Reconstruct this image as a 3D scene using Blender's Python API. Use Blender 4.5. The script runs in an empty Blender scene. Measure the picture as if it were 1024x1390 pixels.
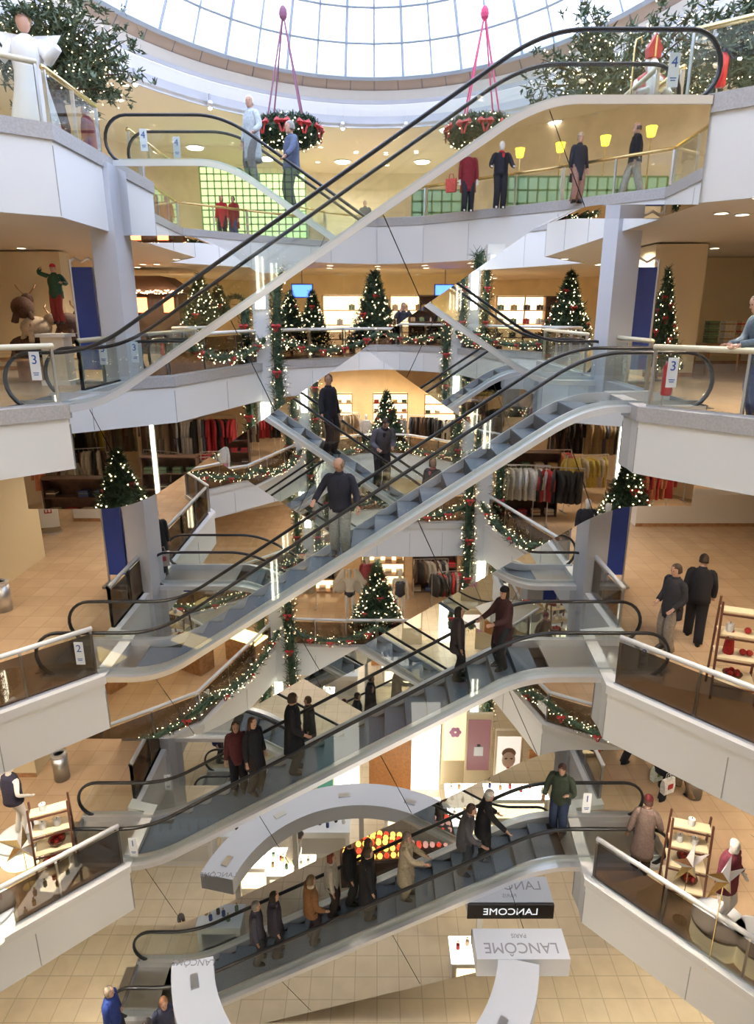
import bpy, math, random
from mathutils import Vector, Matrix
random.seed(7)
SC = bpy.context.scene
COL = SC.collection
PI = math.pi

# ------------------------------------------------------------------ camera, world, exposure
EYE = 14.6
PITCH = math.radians(16.0)
FPX = 866.0
CYP = 672.0
cam_d = bpy.data.cameras.new('camera')
cam = bpy.data.objects.new('camera', cam_d)
COL.objects.link(cam)
cam.location = (0, 0, EYE)
cam.rotation_euler = (PI/2-PITCH, 0, 0)
cam_d.sensor_width = 36
cam_d.sensor_fit = 'AUTO'
cam_d.lens = FPX/1390*36
cam_d.shift_y = -(695-CYP)/1390
cam_d.clip_start = 0.05
cam_d.clip_end = 300
SC.camera = cam
SC.view_settings.view_transform = 'Standard'
SC.view_settings.look = 'None'
SC.view_settings.gamma = 1
SC.view_settings.use_curve_mapping = False
SC.view_settings.exposure = 0.85
SC.cycles.use_denoising = True
SC.cycles.max_bounces = 9
SC.cycles.diffuse_bounces = 3
SC.cycles.glossy_bounces = 5
SC.cycles.transmission_bounces = 4
SC.cycles.transparent_max_bounces = 24
SC.cycles.caustics_reflective = False
SC.cycles.caustics_refractive = False
SC.cycles.sample_clamp_indirect = 4.0
w = bpy.data.worlds.new('sky')
SC.world = w
w.use_nodes = True
nt = w.node_tree
bg = nt.nodes['Background']
tc = nt.nodes.new('ShaderNodeTexCoord')
nz = nt.nodes.new('ShaderNodeTexNoise')
nz.inputs['Scale'].default_value = 3.0
rp = nt.nodes.new('ShaderNodeValToRGB')
rp.color_ramp.elements[0].color = (.60, .70, 1, 1)
rp.color_ramp.elements[1].color = (.80, .87, 1, 1)
nt.links.new(tc.outputs['Generated'], nz.inputs['Vector'])
nt.links.new(nz.outputs['Fac'], rp.inputs['Fac'])
nt.links.new(rp.outputs['Color'], bg.inputs['Color'])
bg.inputs['Strength'].default_value = 2.7
LAMP = 120.0      # watts of one ceiling downlight

# ------------------------------------------------------------------ levels and projection helpers
Z = {0: 0.0, 1: 4.1, 2: 8.3, 3: 13.1, 4: 17.39}
TH = {1: .95, 2: .95, 3: .9, 4: 1.25}
CP, SP = math.cos(PITCH), math.sin(PITCH)
def XA(px, Y, z):                       # world X seen at column px on depth Y, height z
    return (px-512)/FPX*(Y*CP+(EYE-z)*SP)
def ray(px, py):
    u = (px-512)/FPX; v = (CYP-py)/FPX
    return u, CP+v*SP, -SP+v*CP
def GF(px, py, z):                      # point on the horizontal plane z
    u, f, h = ray(px, py); t = (z-EYE)/h
    return u*t, f*t
def PD(px, py, Y):                      # point on the plane of depth Y
    u, f, h = ray(px, py); t = Y/f
    return u*t, EYE+h*t

# ------------------------------------------------------------------ materials
MATS = {}
def M(name, col=(.8, .8, .8), rough=.5, metal=0., emit=None, es=1., noise=0., nscale=8., bump=0., spec=None):
    if name in MATS: return MATS[name]
    m = bpy.data.materials.new(name); m.use_nodes = True
    t = m.node_tree; b = t.nodes['Principled BSDF']
    b.inputs['Base Color'].default_value = (*col, 1)
    b.inputs['Roughness'].default_value = rough
    b.inputs['Metallic'].default_value = metal
    if spec is not None: b.inputs['Specular IOR Level'].default_value = spec
    if emit:
        b.inputs['Emission Color'].default_value = (*emit, 1)
        b.inputs['Emission Strength'].default_value = es
    if noise or bump:
        c = t.nodes.new('ShaderNodeTexCoord'); n = t.nodes.new('ShaderNodeTexNoise')
        n.inputs['Scale'].default_value = nscale; n.inputs['Detail'].default_value = 4
        t.links.new(c.outputs['Object'], n.inputs['Vector'])
        if noise:
            r = t.nodes.new('ShaderNodeValToRGB')
            r.color_ramp.elements[0].position = .3; r.color_ramp.elements[1].position = .7
            r.color_ramp.elements[0].color = (*[max(0, c_*(1-noise)) for c_ in col], 1)
            r.color_ramp.elements[1].color = (*[min(1, c_*(1+noise)) for c_ in col], 1)
            t.links.new(n.outputs['Fac'], r.inputs['Fac']); t.links.new(r.outputs['Color'], b.inputs['Base Color'])
        if bump:
            bp = t.nodes.new('ShaderNodeBump'); bp.inputs['Strength'].default_value = bump
            bp.inputs['Distance'].default_value = .02
            t.links.new(n.outputs['Fac'], bp.inputs['Height']); t.links.new(bp.outputs['Normal'], b.inputs['Normal'])
    MATS[name] = m
    return m
def glass(name, tint, k=1.0):
    m = bpy.data.materials.new(name); m.use_nodes = True
    t = m.node_tree; t.nodes.clear()
    o = t.nodes.new('ShaderNodeOutputMaterial'); mx = t.nodes.new('ShaderNodeMixShader')
    tr = t.nodes.new('ShaderNodeBsdfTransparent'); gl = t.nodes.new('ShaderNodeBsdfGlossy')
    lw = t.nodes.new('ShaderNodeLayerWeight'); lw.inputs['Blend'].default_value = .5
    fr = t.nodes.new('ShaderNodeMath'); fr.operation = 'POWER'; fr.inputs[1].default_value = 4.0
    t.links.new(lw.outputs['Facing'], fr.inputs[0])
    mu = t.nodes.new('ShaderNodeMath'); mu.operation = 'MULTIPLY_ADD'; mu.inputs[1].default_value = .8*k; mu.inputs[2].default_value = .05*k
    tr.inputs['Color'].default_value = (*tint, 1); gl.inputs['Roughness'].default_value = 0.01
    t.links.new(fr.outputs[0], mu.inputs[0]); t.links.new(mu.outputs[0], mx.inputs[0])
    t.links.new(tr.outputs[0], mx.inputs[1]); t.links.new(gl.outputs[0], mx.inputs[2])
    t.links.new(mx.outputs[0], o.inputs[0])
    MATS[name] = m
    return m
def tiles(name, c1, c2, mortar, scale, rough=.25, off=0., w=.5, h=.5, ms=.012):
    m = bpy.data.materials.new(name); m.use_nodes = True
    t = m.node_tree; b = t.nodes['Principled BSDF']
    c = t.nodes.new('ShaderNodeTexCoord'); br = t.nodes.new('ShaderNodeTexBrick'); n = t.nodes.new('ShaderNodeTexNoise')
    n.inputs['Scale'].default_value = 2.2; n.inputs['Detail'].default_value = 6
    br.inputs['Color1'].default_value = (*c1, 1); br.inputs['Color2'].default_value = (*c2, 1)
    br.inputs['Mortar'].default_value = (*mortar, 1); br.inputs['Scale'].default_value = scale
    br.inputs['Mortar Size'].default_value = ms; br.offset = off
    br.inputs['Brick Width'].default_value = w; br.inputs['Row Height'].default_value = h
    mx = t.nodes.new('ShaderNodeMix'); mx.data_type = 'RGBA'; mx.blend_type = 'MULTIPLY'; mx.inputs['Factor'].default_value = .55
    rp = t.nodes.new('ShaderNodeValToRGB'); rp.color_ramp.elements[0].color = (.6, .58, .55, 1); rp.color_ramp.elements[1].position = .75
    t.links.new(c.outputs['Object'], br.inputs['Vector']); t.links.new(c.outputs['Object'], n.inputs['Vector'])
    t.links.new(n.outputs['Fac'], rp.inputs['Fac'])
    t.links.new(br.outputs['Color'], mx.inputs['A']); t.links.new(rp.outputs['Color'], mx.inputs['B'])
    t.links.new(mx.outputs['Result'], b.inputs['Base Color'])
    b.inputs['Roughness'].default_value = rough
    MATS[name] = m
    return m
glass('clear_glass', (.95, .975, .965))
glass('smoked_glass', (.42, .38, .34))
glass('green_glass', (.72, .88, .80))
glass('dome_glass', (.96, .98, 1), .6)
M('mirror', (.86, .87, .87), .015, 1.)
M('steel', (.72, .74, .78), .28, 1.)
M('bright_steel', (.86, .89, .95), .33, .75)
M('dark_steel', (.33, .33, .35), .35, .8)
M('rubber', (.012, .013, .016), .32)
M('white', (.82, .81, .79), .55)
M('fascia', (.85, .85, .84), .5)
M('cream', (.78, .66, .44), .6)
M('cream_ceiling', (.86, .79, .67), .7)
M('stone_rim', (.47, .46, .46), .45, noise=.12, nscale=30)
M('column_grey', (.60, .62, .68), .5)
M('step', (.14, .18, .24), .45, .3, noise=.2, nscale=40)
M('riser', (.08, .09, .11), .5, .2)
M('truss', (.10, .10, .11), .6)
M('gold', (.80, .62, .30), .25, .9)
M('cream_rail', (.80, .72, .52), .35)
M('needles', (.05, .09, .05), .7, noise=.5, nscale=20)
M('needles_dark', (.018, .045, .022), .8, noise=.5, nscale=20)
M('olive_leaf', (.11, .15, .09), .6, noise=.4, nscale=12)
M('fairy', (1, .85, .6), .5, emit=(1, .78, .45), es=9)
M('red', (.45, .02, .02), .45, noise=.3, nscale=30)
M('tube_light', (1, 1, .9), .5, emit=(1, .95, .72), es=9)
M('lamp_glow', (1, .95, .85), .5, emit=(1, .88, .66), es=14)
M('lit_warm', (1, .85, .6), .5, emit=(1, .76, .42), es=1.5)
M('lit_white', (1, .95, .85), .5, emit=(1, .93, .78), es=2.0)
M('bark', (.10, .06, .035), .8)
M('wood', (.42, .22, .10), .5, noise=.25, nscale=9)
M('orange_wood', (.62, .27, .09), .45, noise=.15, nscale=14)
M('blue', (.015, .06, .42), .4)
M('mannequin', (.86, .82, .78), .35)
M('skin', (.62, .36, .26), .5)
M('black', (.012, .012, .014), .6)
tiles('floor_tan', (.66, .47, .30), (.60, .42, .26), (.46, .33, .21), 1.0, ms=.007)
tiles('floor_light', (.82, .68, .48), (.76, .62, .42), (.62, .5, .34), 1.0)
tiles('floor_top', (.62, .56, .48), (.58, .52, .44), (.42, .38, .32), 1.0)
tiles('glass_block', (.30, .62, .16), (.36, .70, .20), (.08, .18, .06), 1.0, .2, 0, .3, .3, .03)
def fab(col): return M('fabric_%02d_%02d_%02d' % tuple(int(c*99) for c in col), col, .85, noise=.18, nscale=25)

# ------------------------------------------------------------------ mesh helpers
class MB:
    def __init__(s): s.v = []; s.f = []; s.mi = []; s.m = 0
    def add(s, v, f):
        o = len(s.v); s.v += [tuple(p) for p in v]; s.f += [tuple(i+o for i in q) for q in f]; s.mi += [s.m]*len(f)
    def box(s, c, d, rz=0., rx=0., ry=0.):
        a, b, e = d[0]/2, d[1]/2, d[2]/2
        v = [Vector((x, y, z)) for x in (-a, a) for y in (-b, b) for z in (-e, e)]
        if rz or rx or ry:
            R = Matrix.Rotation(rz, 3, 'Z') @ Matrix.Rotation(ry, 3, 'Y') @ Matrix.Rotation(rx, 3, 'X'); v = [R @ p for p in v]
        s.add([p+Vector(c) for p in v], [(0, 1, 3, 2), (4, 6, 7, 5), (0, 4, 5, 1), (2, 3, 7, 6), (0, 2, 6, 4), (1, 5, 7, 3)])
        return s
    def tube(s, pts, r, n=8, closed=False, sq=1.):
        P_ = [Vector(p) for p in pts]; N = len(P_); rs = r if isinstance(r, (list, tuple)) else [r]*N
        vs = []; up = Vector((0, 0, 1)); pa = None
        for i, p in enumerate(P_):
            if closed: d = P_[(i+1) % N]-P_[i-1]
            else: d = P_[min(i+1, N-1)]-P_[max(i-1, 0)]
            if d.length < 1e-9: d = Vector((0, 0, 1))
            d.normalize()
            if pa is not None and (pa-d*pa.dot(d)).length > .05 and (abs(d.dot(up)) > .6 or turn): a = pa-d*pa.dot(d); turn = True
            else: a = d.cross(up) if abs(d.dot(up)) < .97 else d.cross(Vector((0, 1, 0))); turn = abs(d.dot(up)) > .6
            a.normalize(); pa = a; b = a.cross(d)
            for k in range(n):
                t = 2*PI*k/n; vs.append(p+a*math.cos(t)*rs[i]+b*math.sin(t)*rs[i]*sq)
        f = []
        for i in range(N if closed else N-1):
            j = (i+1) % N
            for k in range(n):
                l = (k+1) % n; f.append((i*n+k, i*n+l, j*n+l, j*n+k))
        if not closed: f += [tuple(range(n-1, -1, -1)), tuple((N-1)*n+k for k in range(n))]
        s.add(vs, f); return s
    def lathe(s, prof, c=(0, 0, 0), n=16):      # prof: (r, z)
        vs = [(c[0]+r*math.cos(2*PI*k/n), c[1]+r*math.sin(2*PI*k/n), c[2]+z) for r, z in prof for k in range(n)]
        f = [(i*n+k, i*n+(k+1) % n, (i+1)*n+(k+1) % n, (i+1)*n+k) for i in range(len(prof)-1) for k in range(n)]
        f += [tuple(range(n-1, -1, -1)), tuple((len(prof)-1)*n+k for k in range(n))]
        s.add(vs, f); return s
    def rings(s, rings, cap=True):              # rings: list of equal-length loops
        n = len(rings[0]); vs = [p for r in rings for p in r]
        f = [(i*n+k, i*n+(k+1) % n, (i+1)*n+(k+1) % n, (i+1)*n+k) for i in range(len(rings)-1) for k in range(n)]
        if cap: f += [tuple(range(n-1, -1, -1)), tuple((len(rings)-1)*n+k for k in range(n))]
        s.add(vs, f); return s
    def ball(s, c, r, n=8, m=5, sc=(1, 1, 1)):
        rg = []
        for i in range(m+1):
            a = PI*(i/m); a = min(max(a, .12), PI-.12)
            rg.append([(c[0]+r*sc[0]*math.sin(a)*math.cos(2*PI*k/n), c[1]+r*sc[1]*math.sin(a)*math.sin(2*PI*k/n), c[2]-r*sc[2]*math.cos(a)) for k in range(n)])
        s.rings(rg); return s
    def prism(s, poly, y0, y1):                 # poly in (x, z), extruded along y
        n = len(poly)
        s.add([(x, y0, z) for x, z in poly]+[(x, y1, z) for x, z in poly],
              [tuple(range(n)), tuple(range(2*n-1, n-1, -1))]+[(k, k+n, (k+1) % n+n, (k+1) % n) for k in range(n)])
        return s
    def strip(s, a, b, y0, y1):                 # closed slab between lower line a and upper line b (lists of (x, z)), thickness y0..y1
        n = len(a); v = []
        for (x, z), (X, Z_) in zip(a, b): v += [(x, y0, z), (X, y0, Z_), (X, y1, Z_), (x, y1, z)]
        f = [(0, 1, 2, 3), (4*n-1, 4*n-2, 4*n-3, 4*n-4)]
        for i in range(n-1):
            for k in range(4):
                l = (k+1) % 4; f.append((i*4+k, (i+1)*4+k, (i+1)*4+l, i*4+l))
        s.add(v, f); return s
    def mesh(s, name, mats, smooth=False):
        me = bpy.data.meshes.new(name); me.from_pydata(s.v, [], s.f)
        for m in (mats if isinstance(mats, (list, tuple)) else [mats]): me.materials.append(MATS[m] if isinstance(m, str) else m)
        if any(s.mi): me.polygons.foreach_set('material_index', s.mi)
        if smooth: me.polygons.foreach_set('use_smooth', [True]*len(s.f))
        me.update(); return me
    def build(s, name, mats, parent=None, smooth=False):
        o = bpy.data.objects.new(name, s.mesh(name, mats, smooth)); COL.objects.link(o)
        if parent: o.parent = parent
        return o
def tag(o, label, cat, group=None, kind=None):
    if label: o['label'] = label
    if cat: o['category'] = cat
    if group: o['group'] = group
    if kind: o['kind'] = kind
    return o
def thing(name, label, cat, loc=(0, 0, 0), rz=0., group=None):
    o = bpy.data.objects.new(name, None); COL.objects.link(o); o.empty_display_size = .1
    o.location = loc; o.rotation_euler = (0, 0, rz)
    return tag(o, label, cat, group)
def struct(mb, name, mats, label=None, smooth=False):
    o = mb.build(name, mats, None, smooth); o['kind'] = 'structure'
    if label: o['label'] = label
    return o
def dup(o, loc=None, rz=None, label=None, group=None, parent=None, sc=None):
    r = o.copy(); COL.objects.link(r)
    if parent: r.parent = parent
    if loc is not None: r.location = loc
    if rz is not None: r.rotation_euler = (0, 0, rz)
    if label: r['label'] = label
    if group: r['group'] = group
    if sc: r.scale = (sc, sc, sc)
    for ch in list(o.children): dup(ch, parent=r)
    return r

# ------------------------------------------------------------------ plan of the atrium void per level
def outline(k):
    if k == 4:
        near = [(0, -2.4), (1.5, -1.9), (2.8, -.8), (5.0, 1.0), (7.1, 3.0), (6.6, 8.6), (4.35, 10.35), (4.45, 11.6), (4.85, 11.7)]
        nl = [(-5.3, 11.5), (-6.7, 10.4), (-7.1, 3.0), (-5, 1.0), (-2.8, -.8), (-1.5, -1.9)]
    else:
        c = [(0, -.6), (1, -.4), (2, .2)] if k == 3 else [(0, 1.5), (1, 1.5), (2, 1.45)]
        near = c+[(3.2, 1.35), (4.4, 5.5), (6.7, 6.8), (4.05, 9.7), (4.2, 11.6), (4.85, 11.7)]
        nl = [(-5.3, 11.6), (-4.9, 11.5), (-4.9, 10.0), (-7.4, 7.7), (-4.6, 5.5), (-3.2, 1.35)]+[(-x, y) for x, y in c[:0:-1]]
    far = [(4.85, 19.4), (6.7, 21.9), (3.7, 25.8), (2.6, 27.2), (1.4, 28.2), (.3, 28.5), (-.8, 28.2), (-2, 27.2), (-2.9, 25.8), (-6.6, 21.6), (-5.3, 19.6)]
    return near+far+nl
def outer(p):
    cx, cy = -.2, 13.5
    dx, dy = p[0]-cx, p[1]-cy
    t = 1/math.hypot(dx/15.0, dy/22.5)
    return cx+dx*t, cy+dy*t
def dens(pts, step=1.6):
    out = []
    for i, p in enumerate(pts):
        q = pts[(i+1) % len(pts)]; L = math.hypot(q[0]-p[0], q[1]-p[1]); n = max(1, round(L/step))
        for j in range(n): out.append((p[0]+(q[0]-p[0])*j/n, p[1]+(q[1]-p[1])*j/n))
    return out
def ring_slab(pts, z0, z1):
    ou = [outer(p) for p in pts]; n = len(pts); mb = MB()
    v = [(x, y, z1) for x, y in pts]+[(x, y, z1) for x, y in ou]+[(x, y, z0) for x, y in ou]+[(x, y, z0) for x, y in pts]
    f = []
    for i in range(n):
        j = (i+1) % n
        for a in range(4):
            b = (a+1) % 4; f.append((a*n+i, b*n+i, b*n+j, a*n+j))
    mb.add(v, f); return mb
def offs(pts, d):
    n = len(pts); r = []
    for i in range(n):
        a = Vector(pts[i-1]); b = Vector(pts[i]); c = Vector(pts[(i+1) % n])
        t1 = (b-a).normalized(); t2 = (c-b).normalized()
        n1 = Vector((t1.y, -t1.x)); n2 = Vector((t2.y, -t2.x)); m = (n1+n2)
        if m.length < .2: m = n1
        m.normalize(); k = max(.5, m.dot(n1)); r.append(tuple(b+m*(d/k)))
    return r
def band(pts, d0, d1, z0, z1, mb=None):        # closed vertical band between two offsets of the outline
    mb = mb or MB(); A = offs(pts, d0); B = offs(pts, d1); n = len(pts)
    v = [(x, y, z0) for x, y in A]+[(x, y, z1) for x, y in A]+[(x, y, z1) for x, y in B]+[(x, y, z0) for x, y in B]
    f = []
    for i in range(n):
        j = (i+1) % n
        for a in range(4):
            b = (a+1) % 4; f.append((a*n+i, b*n+i, b*n+j, a*n+j))
    mb.add(v, f); return mb
OUT = {k: outline(k) for k in Z}
# ground floor and slabs
struct(MB().box((-.2, 14.7, -.15), (29, 43.5, .3)), 'floor', 'floor_light', 'pale stone ground floor of the atrium')
for k in (1, 2, 3, 4):
    pts = dens(OUT[k], 1.0)
    mb = ring_slab(pts, Z[k]-.06, Z[k]); struct(mb, 'floor', 'floor_top' if k == 4 else 'floor_tan')
    struct(ring_slab(pts, Z[k]-TH[k], Z[k]-.07), 'ceiling', 'cream_ceiling')
    struct(band(OUT[k], .0, -.05, Z[k]-TH[k]-.02, Z[k]+.02), 'trim_fascia', 'fascia')
    hr = .22 if k == 4 else (.2 if k == 3 else .14)
    struct(band(OUT[k], -.09, .14, Z[k]-hr+.1, Z[k]+.12), 'trim_rim', 'stone_rim' if k >= 3 else 'white')
    # seams of the white fascia panels
    sm = MB()
    d_ = dens(OUT[k], 2.1); o2 = offs(d_, -.052)
    for (x, y) in o2: sm.box((x, y, Z[k]-TH[k]/2-.1), (.012, .012, TH[k]-.2))
    struct(sm, 'trim_seam', M('seam', (.45, .45, .44), .7))
# walls round the outside, one storey at a time
for k in (0, 1, 2, 3, 4):
    top = (Z[k+1]-TH[k+1]) if k < 4 else 21.4
    pts = [outer(p) for p in dens(OUT[max(k, 1)], 1.0)]
    mb = MB(); n = len(pts)
    mb.add([(x, y, Z[k]) for x, y in pts]+[(x, y, top) for x, y in pts], [(i, (i+1) % n, (i+1) % n+n, i+n) for i in range(n)])
    struct(mb, 'wall_outer', M('wall_%d' % k, {0: (.80, .70, .54), 1: (.74, .62, .44), 2: (.72, .58, .40), 3: (.82, .68, .42), 4: (.88, .76, .60)}[k], .7, noise=.08, nscale=1.5))

# ------------------------------------------------------------------ top ring and glass dome
EA, EB, EC = 9.3, 12.9, 14.4
def ell(f, t, sx=0): return (EA*f*math.cos(t)-.1, EC+EB*f*math.sin(t))
NE = 96
e1 = [ell(1, 2*PI*i/NE) for i in range(NE)]
n = NE; mb = MB(); big = [(14.5*math.cos(2*PI*i/NE)*1.35, EC+22*math.sin(2*PI*i/NE)*1.25) for i in range(NE)]
mb.add([(x, y, 21.4) for x, y in e1]+[(x, y, 21.4) for x, y in big]+[(x, y, 21.5) for x, y in big]+[(x, y, 21.5) for x, y in e1],
       [(a*n+i, ((a+1) % 4)*n+i, ((a+1) % 4)*n+(i+1) % n, a*n+(i+1) % n) for i in range(n) for a in range(4)])
struct(mb, 'ceiling', 'cream_ceiling', 'cream ceiling of the top gallery')
def ering(f0, z0, f1, z1, mb=None, t=.06):
    mb = mb or MB(); n = NE
    R_ = [[(*ell(f, 2*PI*i/n), z) for i in range(n)] for f, z in ((f0, z0), (f1, z1), (f1+t/9, z1+.001), (f0+t/9, z0+.001))]
    v = [p for r in R_ for p in r]
    mb.add(v, [(a*n+i, ((a+1) % 4)*n+i, ((a+1) % 4)*n+(i+1) % n, a*n+(i+1) % n) for i in range(n) for a in range(4)]); return mb
struct(ering(1.0, 21.35, 1.0, 21.75), 'trim_grey', 'column_grey')
struct(ering(1.0, 21.75, 1.0, 22.15), 'wall_ring', 'white')
struct(ering(.985, 22.12, .985, 22.24), 'trim_ledge', 'column_grey')
struct(ering(.985, 22.24, .97, 22.5), 'wall_ring', 'white')
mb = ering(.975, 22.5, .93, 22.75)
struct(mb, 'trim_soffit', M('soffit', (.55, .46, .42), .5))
mb = MB()
for i in range(64):
    t = 2*PI*i/64; a = ell(.974, t); b = ell(.929, t); mb.tube([(*a, 22.5), (*b, 22.75)], .02, 4)
struct(mb, 'trim_soffit_joint', 'dark_steel')
DH = 4.6
def domept(rho, t):
    x, y = ell(.93*rho, t); return (x, y, 22.75+DH*(1-rho*rho))
NR, NS = 12, 52
v = [domept(max(1-i/NR, .0001), 2*PI*k/NS) for i in range(NR+1) for k in range(NS)]
gm = MB(); gm.add(v, [(i*NS+k, i*NS+(k+1) % NS, (i+1)*NS+(k+1) % NS, (i+1)*NS+k) for i in range(NR) for k in range(NS)])
dg = struct(gm, 'window_1', 'dome_glass', 'glass panes of the atrium dome')
M('dome_frame', (.42, .50, .62), .5)
rb = MB()
for k in range(NS):
    t = 2*PI*k/NS; last = NR-1 if k % 2 == 0 else 7
    rb.tube([domept(1-i/NR, t) for i in range(last)], .05 if k % 2 == 0 else .035, 4)
for i in range(NR):
    rb.tube([domept(1-i/NR, 2*PI*k/NS) for k in range(NS)], .09 if i == 0 else .045, 4, True)
struct(rb, 'window_frame', 'dome_frame', 'blue grey ribs and rings carrying the dome glass')
# pale buildings standing outside, faint through the dome
fb = thing('office_building', 'pale office block seen faintly through the dome glass', 'building', (4, 62, 12))
M('pale_facade', (.95, .93, .95), .8); M('pale_window', (.70, .74, .84), .4)
MB().box((0, 0, 18), (40, 8, 36)).build('facade', 'pale_facade', fb)
wm_ = MB().box((0, 0, 0), (1.7, .1, 2.2)).mesh('window', 'pale_window')
for r_ in range(7):
    for c_ in range(10):
        o = bpy.data.objects.new('window', wm_); COL.objects.link(o); o.parent = fb; o.location = (-17+c_*3.8, -4.05, 8+r_*4)

# ------------------------------------------------------------------ columns and downlights
for sx, side in ((-1, 'left'), (1, 'right')):
    x0 = -5.62 if sx < 0 else 4.72
    struct(MB().box((x0+.24, 13.85, 8.7), (.48, .85, 17.3)), 'column', 'column_grey', 'grey square column beside the %s landings' % side)
DOWN = {}
def downlight_proto():
    t = thing('ceiling_downlight', 'round recessed downlight', 'ceiling light')
    MB().lathe([(.13, -.015), (.13, .0), (.10, .0), (.10, -.015)], n=14).build('rim', 'white', t)
    MB().lathe([(.10, -.012), (.10, -.008)], n=14).build('lens', 'lamp_glow', t)
    return t
LD = {}
def lamp_data(w, col, rad=.09, blend=.7, ang=150):
    key = (round(w), col)
    if key not in LD:
        l = bpy.data.lights.new('downlight', 'SPOT'); l.energy = w; l.color = col; l.shadow_soft_size = rad
        l.spot_size = math.radians(ang); l.spot_blend = blend; LD[key] = l
    return LD[key]
_dl = [None]
def downlight(x, y, z, w, col, label, grp):
    if _dl[0] is None:
        t = downlight_proto(); t.location = (x, y, z); t['label'] = label; t['group'] = grp; _dl[0] = t
    else: t = dup(_dl[0], (x, y, z), None, label, grp)
    if w:
        o = bpy.data.objects.new('lamp', lamp_data(w, col)); COL.objects.link(o); o.location = (x, y, z-.04)
    return t
warm = {0: (1, .90, .74), 1: (1, .87, .70), 2: (1, .85, .66), 3: (1, .84, .63), 4: (1, .84, .62)}
ORD = {1: 'lowest gallery ceiling', 2: 'first gallery ceiling', 3: 'second gallery ceiling', 4: 'third gallery ceiling', 5: 'top gallery ceiling'}
for k in (0, 1, 2, 3, 4):
    zc = (Z[k+1]-TH[k+1]) if k < 4 else 21.4
    base = OUT[min(k+1, 4)]
    pts = dens(base, 4.3)
    nn = len(pts)
    for i, p in enumerate(pts):
        q = outer(p); L = math.hypot(q[0]-p[0], q[1]-p[1])
        ang = math.atan2(p[1]-13.5, p[0])
        for j, fr in enumerate((1.2/L, .38, .72)):
            if fr > .85: continue
            if k == 4 and j == 0: fr = min(.5, 3.2/L)
            x, y = p[0]+(q[0]-p[0])*fr, p[1]+(q[1]-p[1])*fr
            lit = ((i+j) % 3 == 0)
            if k == 0 and not (i % 2 == 0): continue
            if y < -4 and k > 1 and j == 2: continue
            if abs(x) > 12.5: continue
            downlight(x, y, zc, LAMP*{0: 1.5, 1: 1.5, 2: 1.6, 3: 2.3, 4: 2.4}[k] if lit else 0, warm[k],
                      'small round recessed downlight glowing in the %s' % ORD[k+1], 'downlights of the %s' % ORD[k+1])
# daylight-white spotlights clamped under the dome ring
sp = None
for i in range(24):
    t_ = 2*PI*(i+.5)/24; x, y = ell(.985, t_)
    if sp is None:
        sp = thing('spotlight', 'small clear spotlight fixed under the white dome ring', 'spotlight', (x, y, 21.5), t_, 'spotlights under the dome ring')
        MB().box((0, 0, .05), (.05, .05, .3)).build('bracket', 'dark_steel', sp)
        MB().lathe([(.07, -.22), (.10, -.1), (.09, -.02)], n=10).build('shade', 'steel', sp)
        MB().ball((0, 0, -.22), .07).build('bulb', M('bulb_glow', (1, 1, 1), .5, emit=(1, .92, .8), es=22), sp)
    else: dup(sp, (x, y, 21.5), t_)

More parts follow.
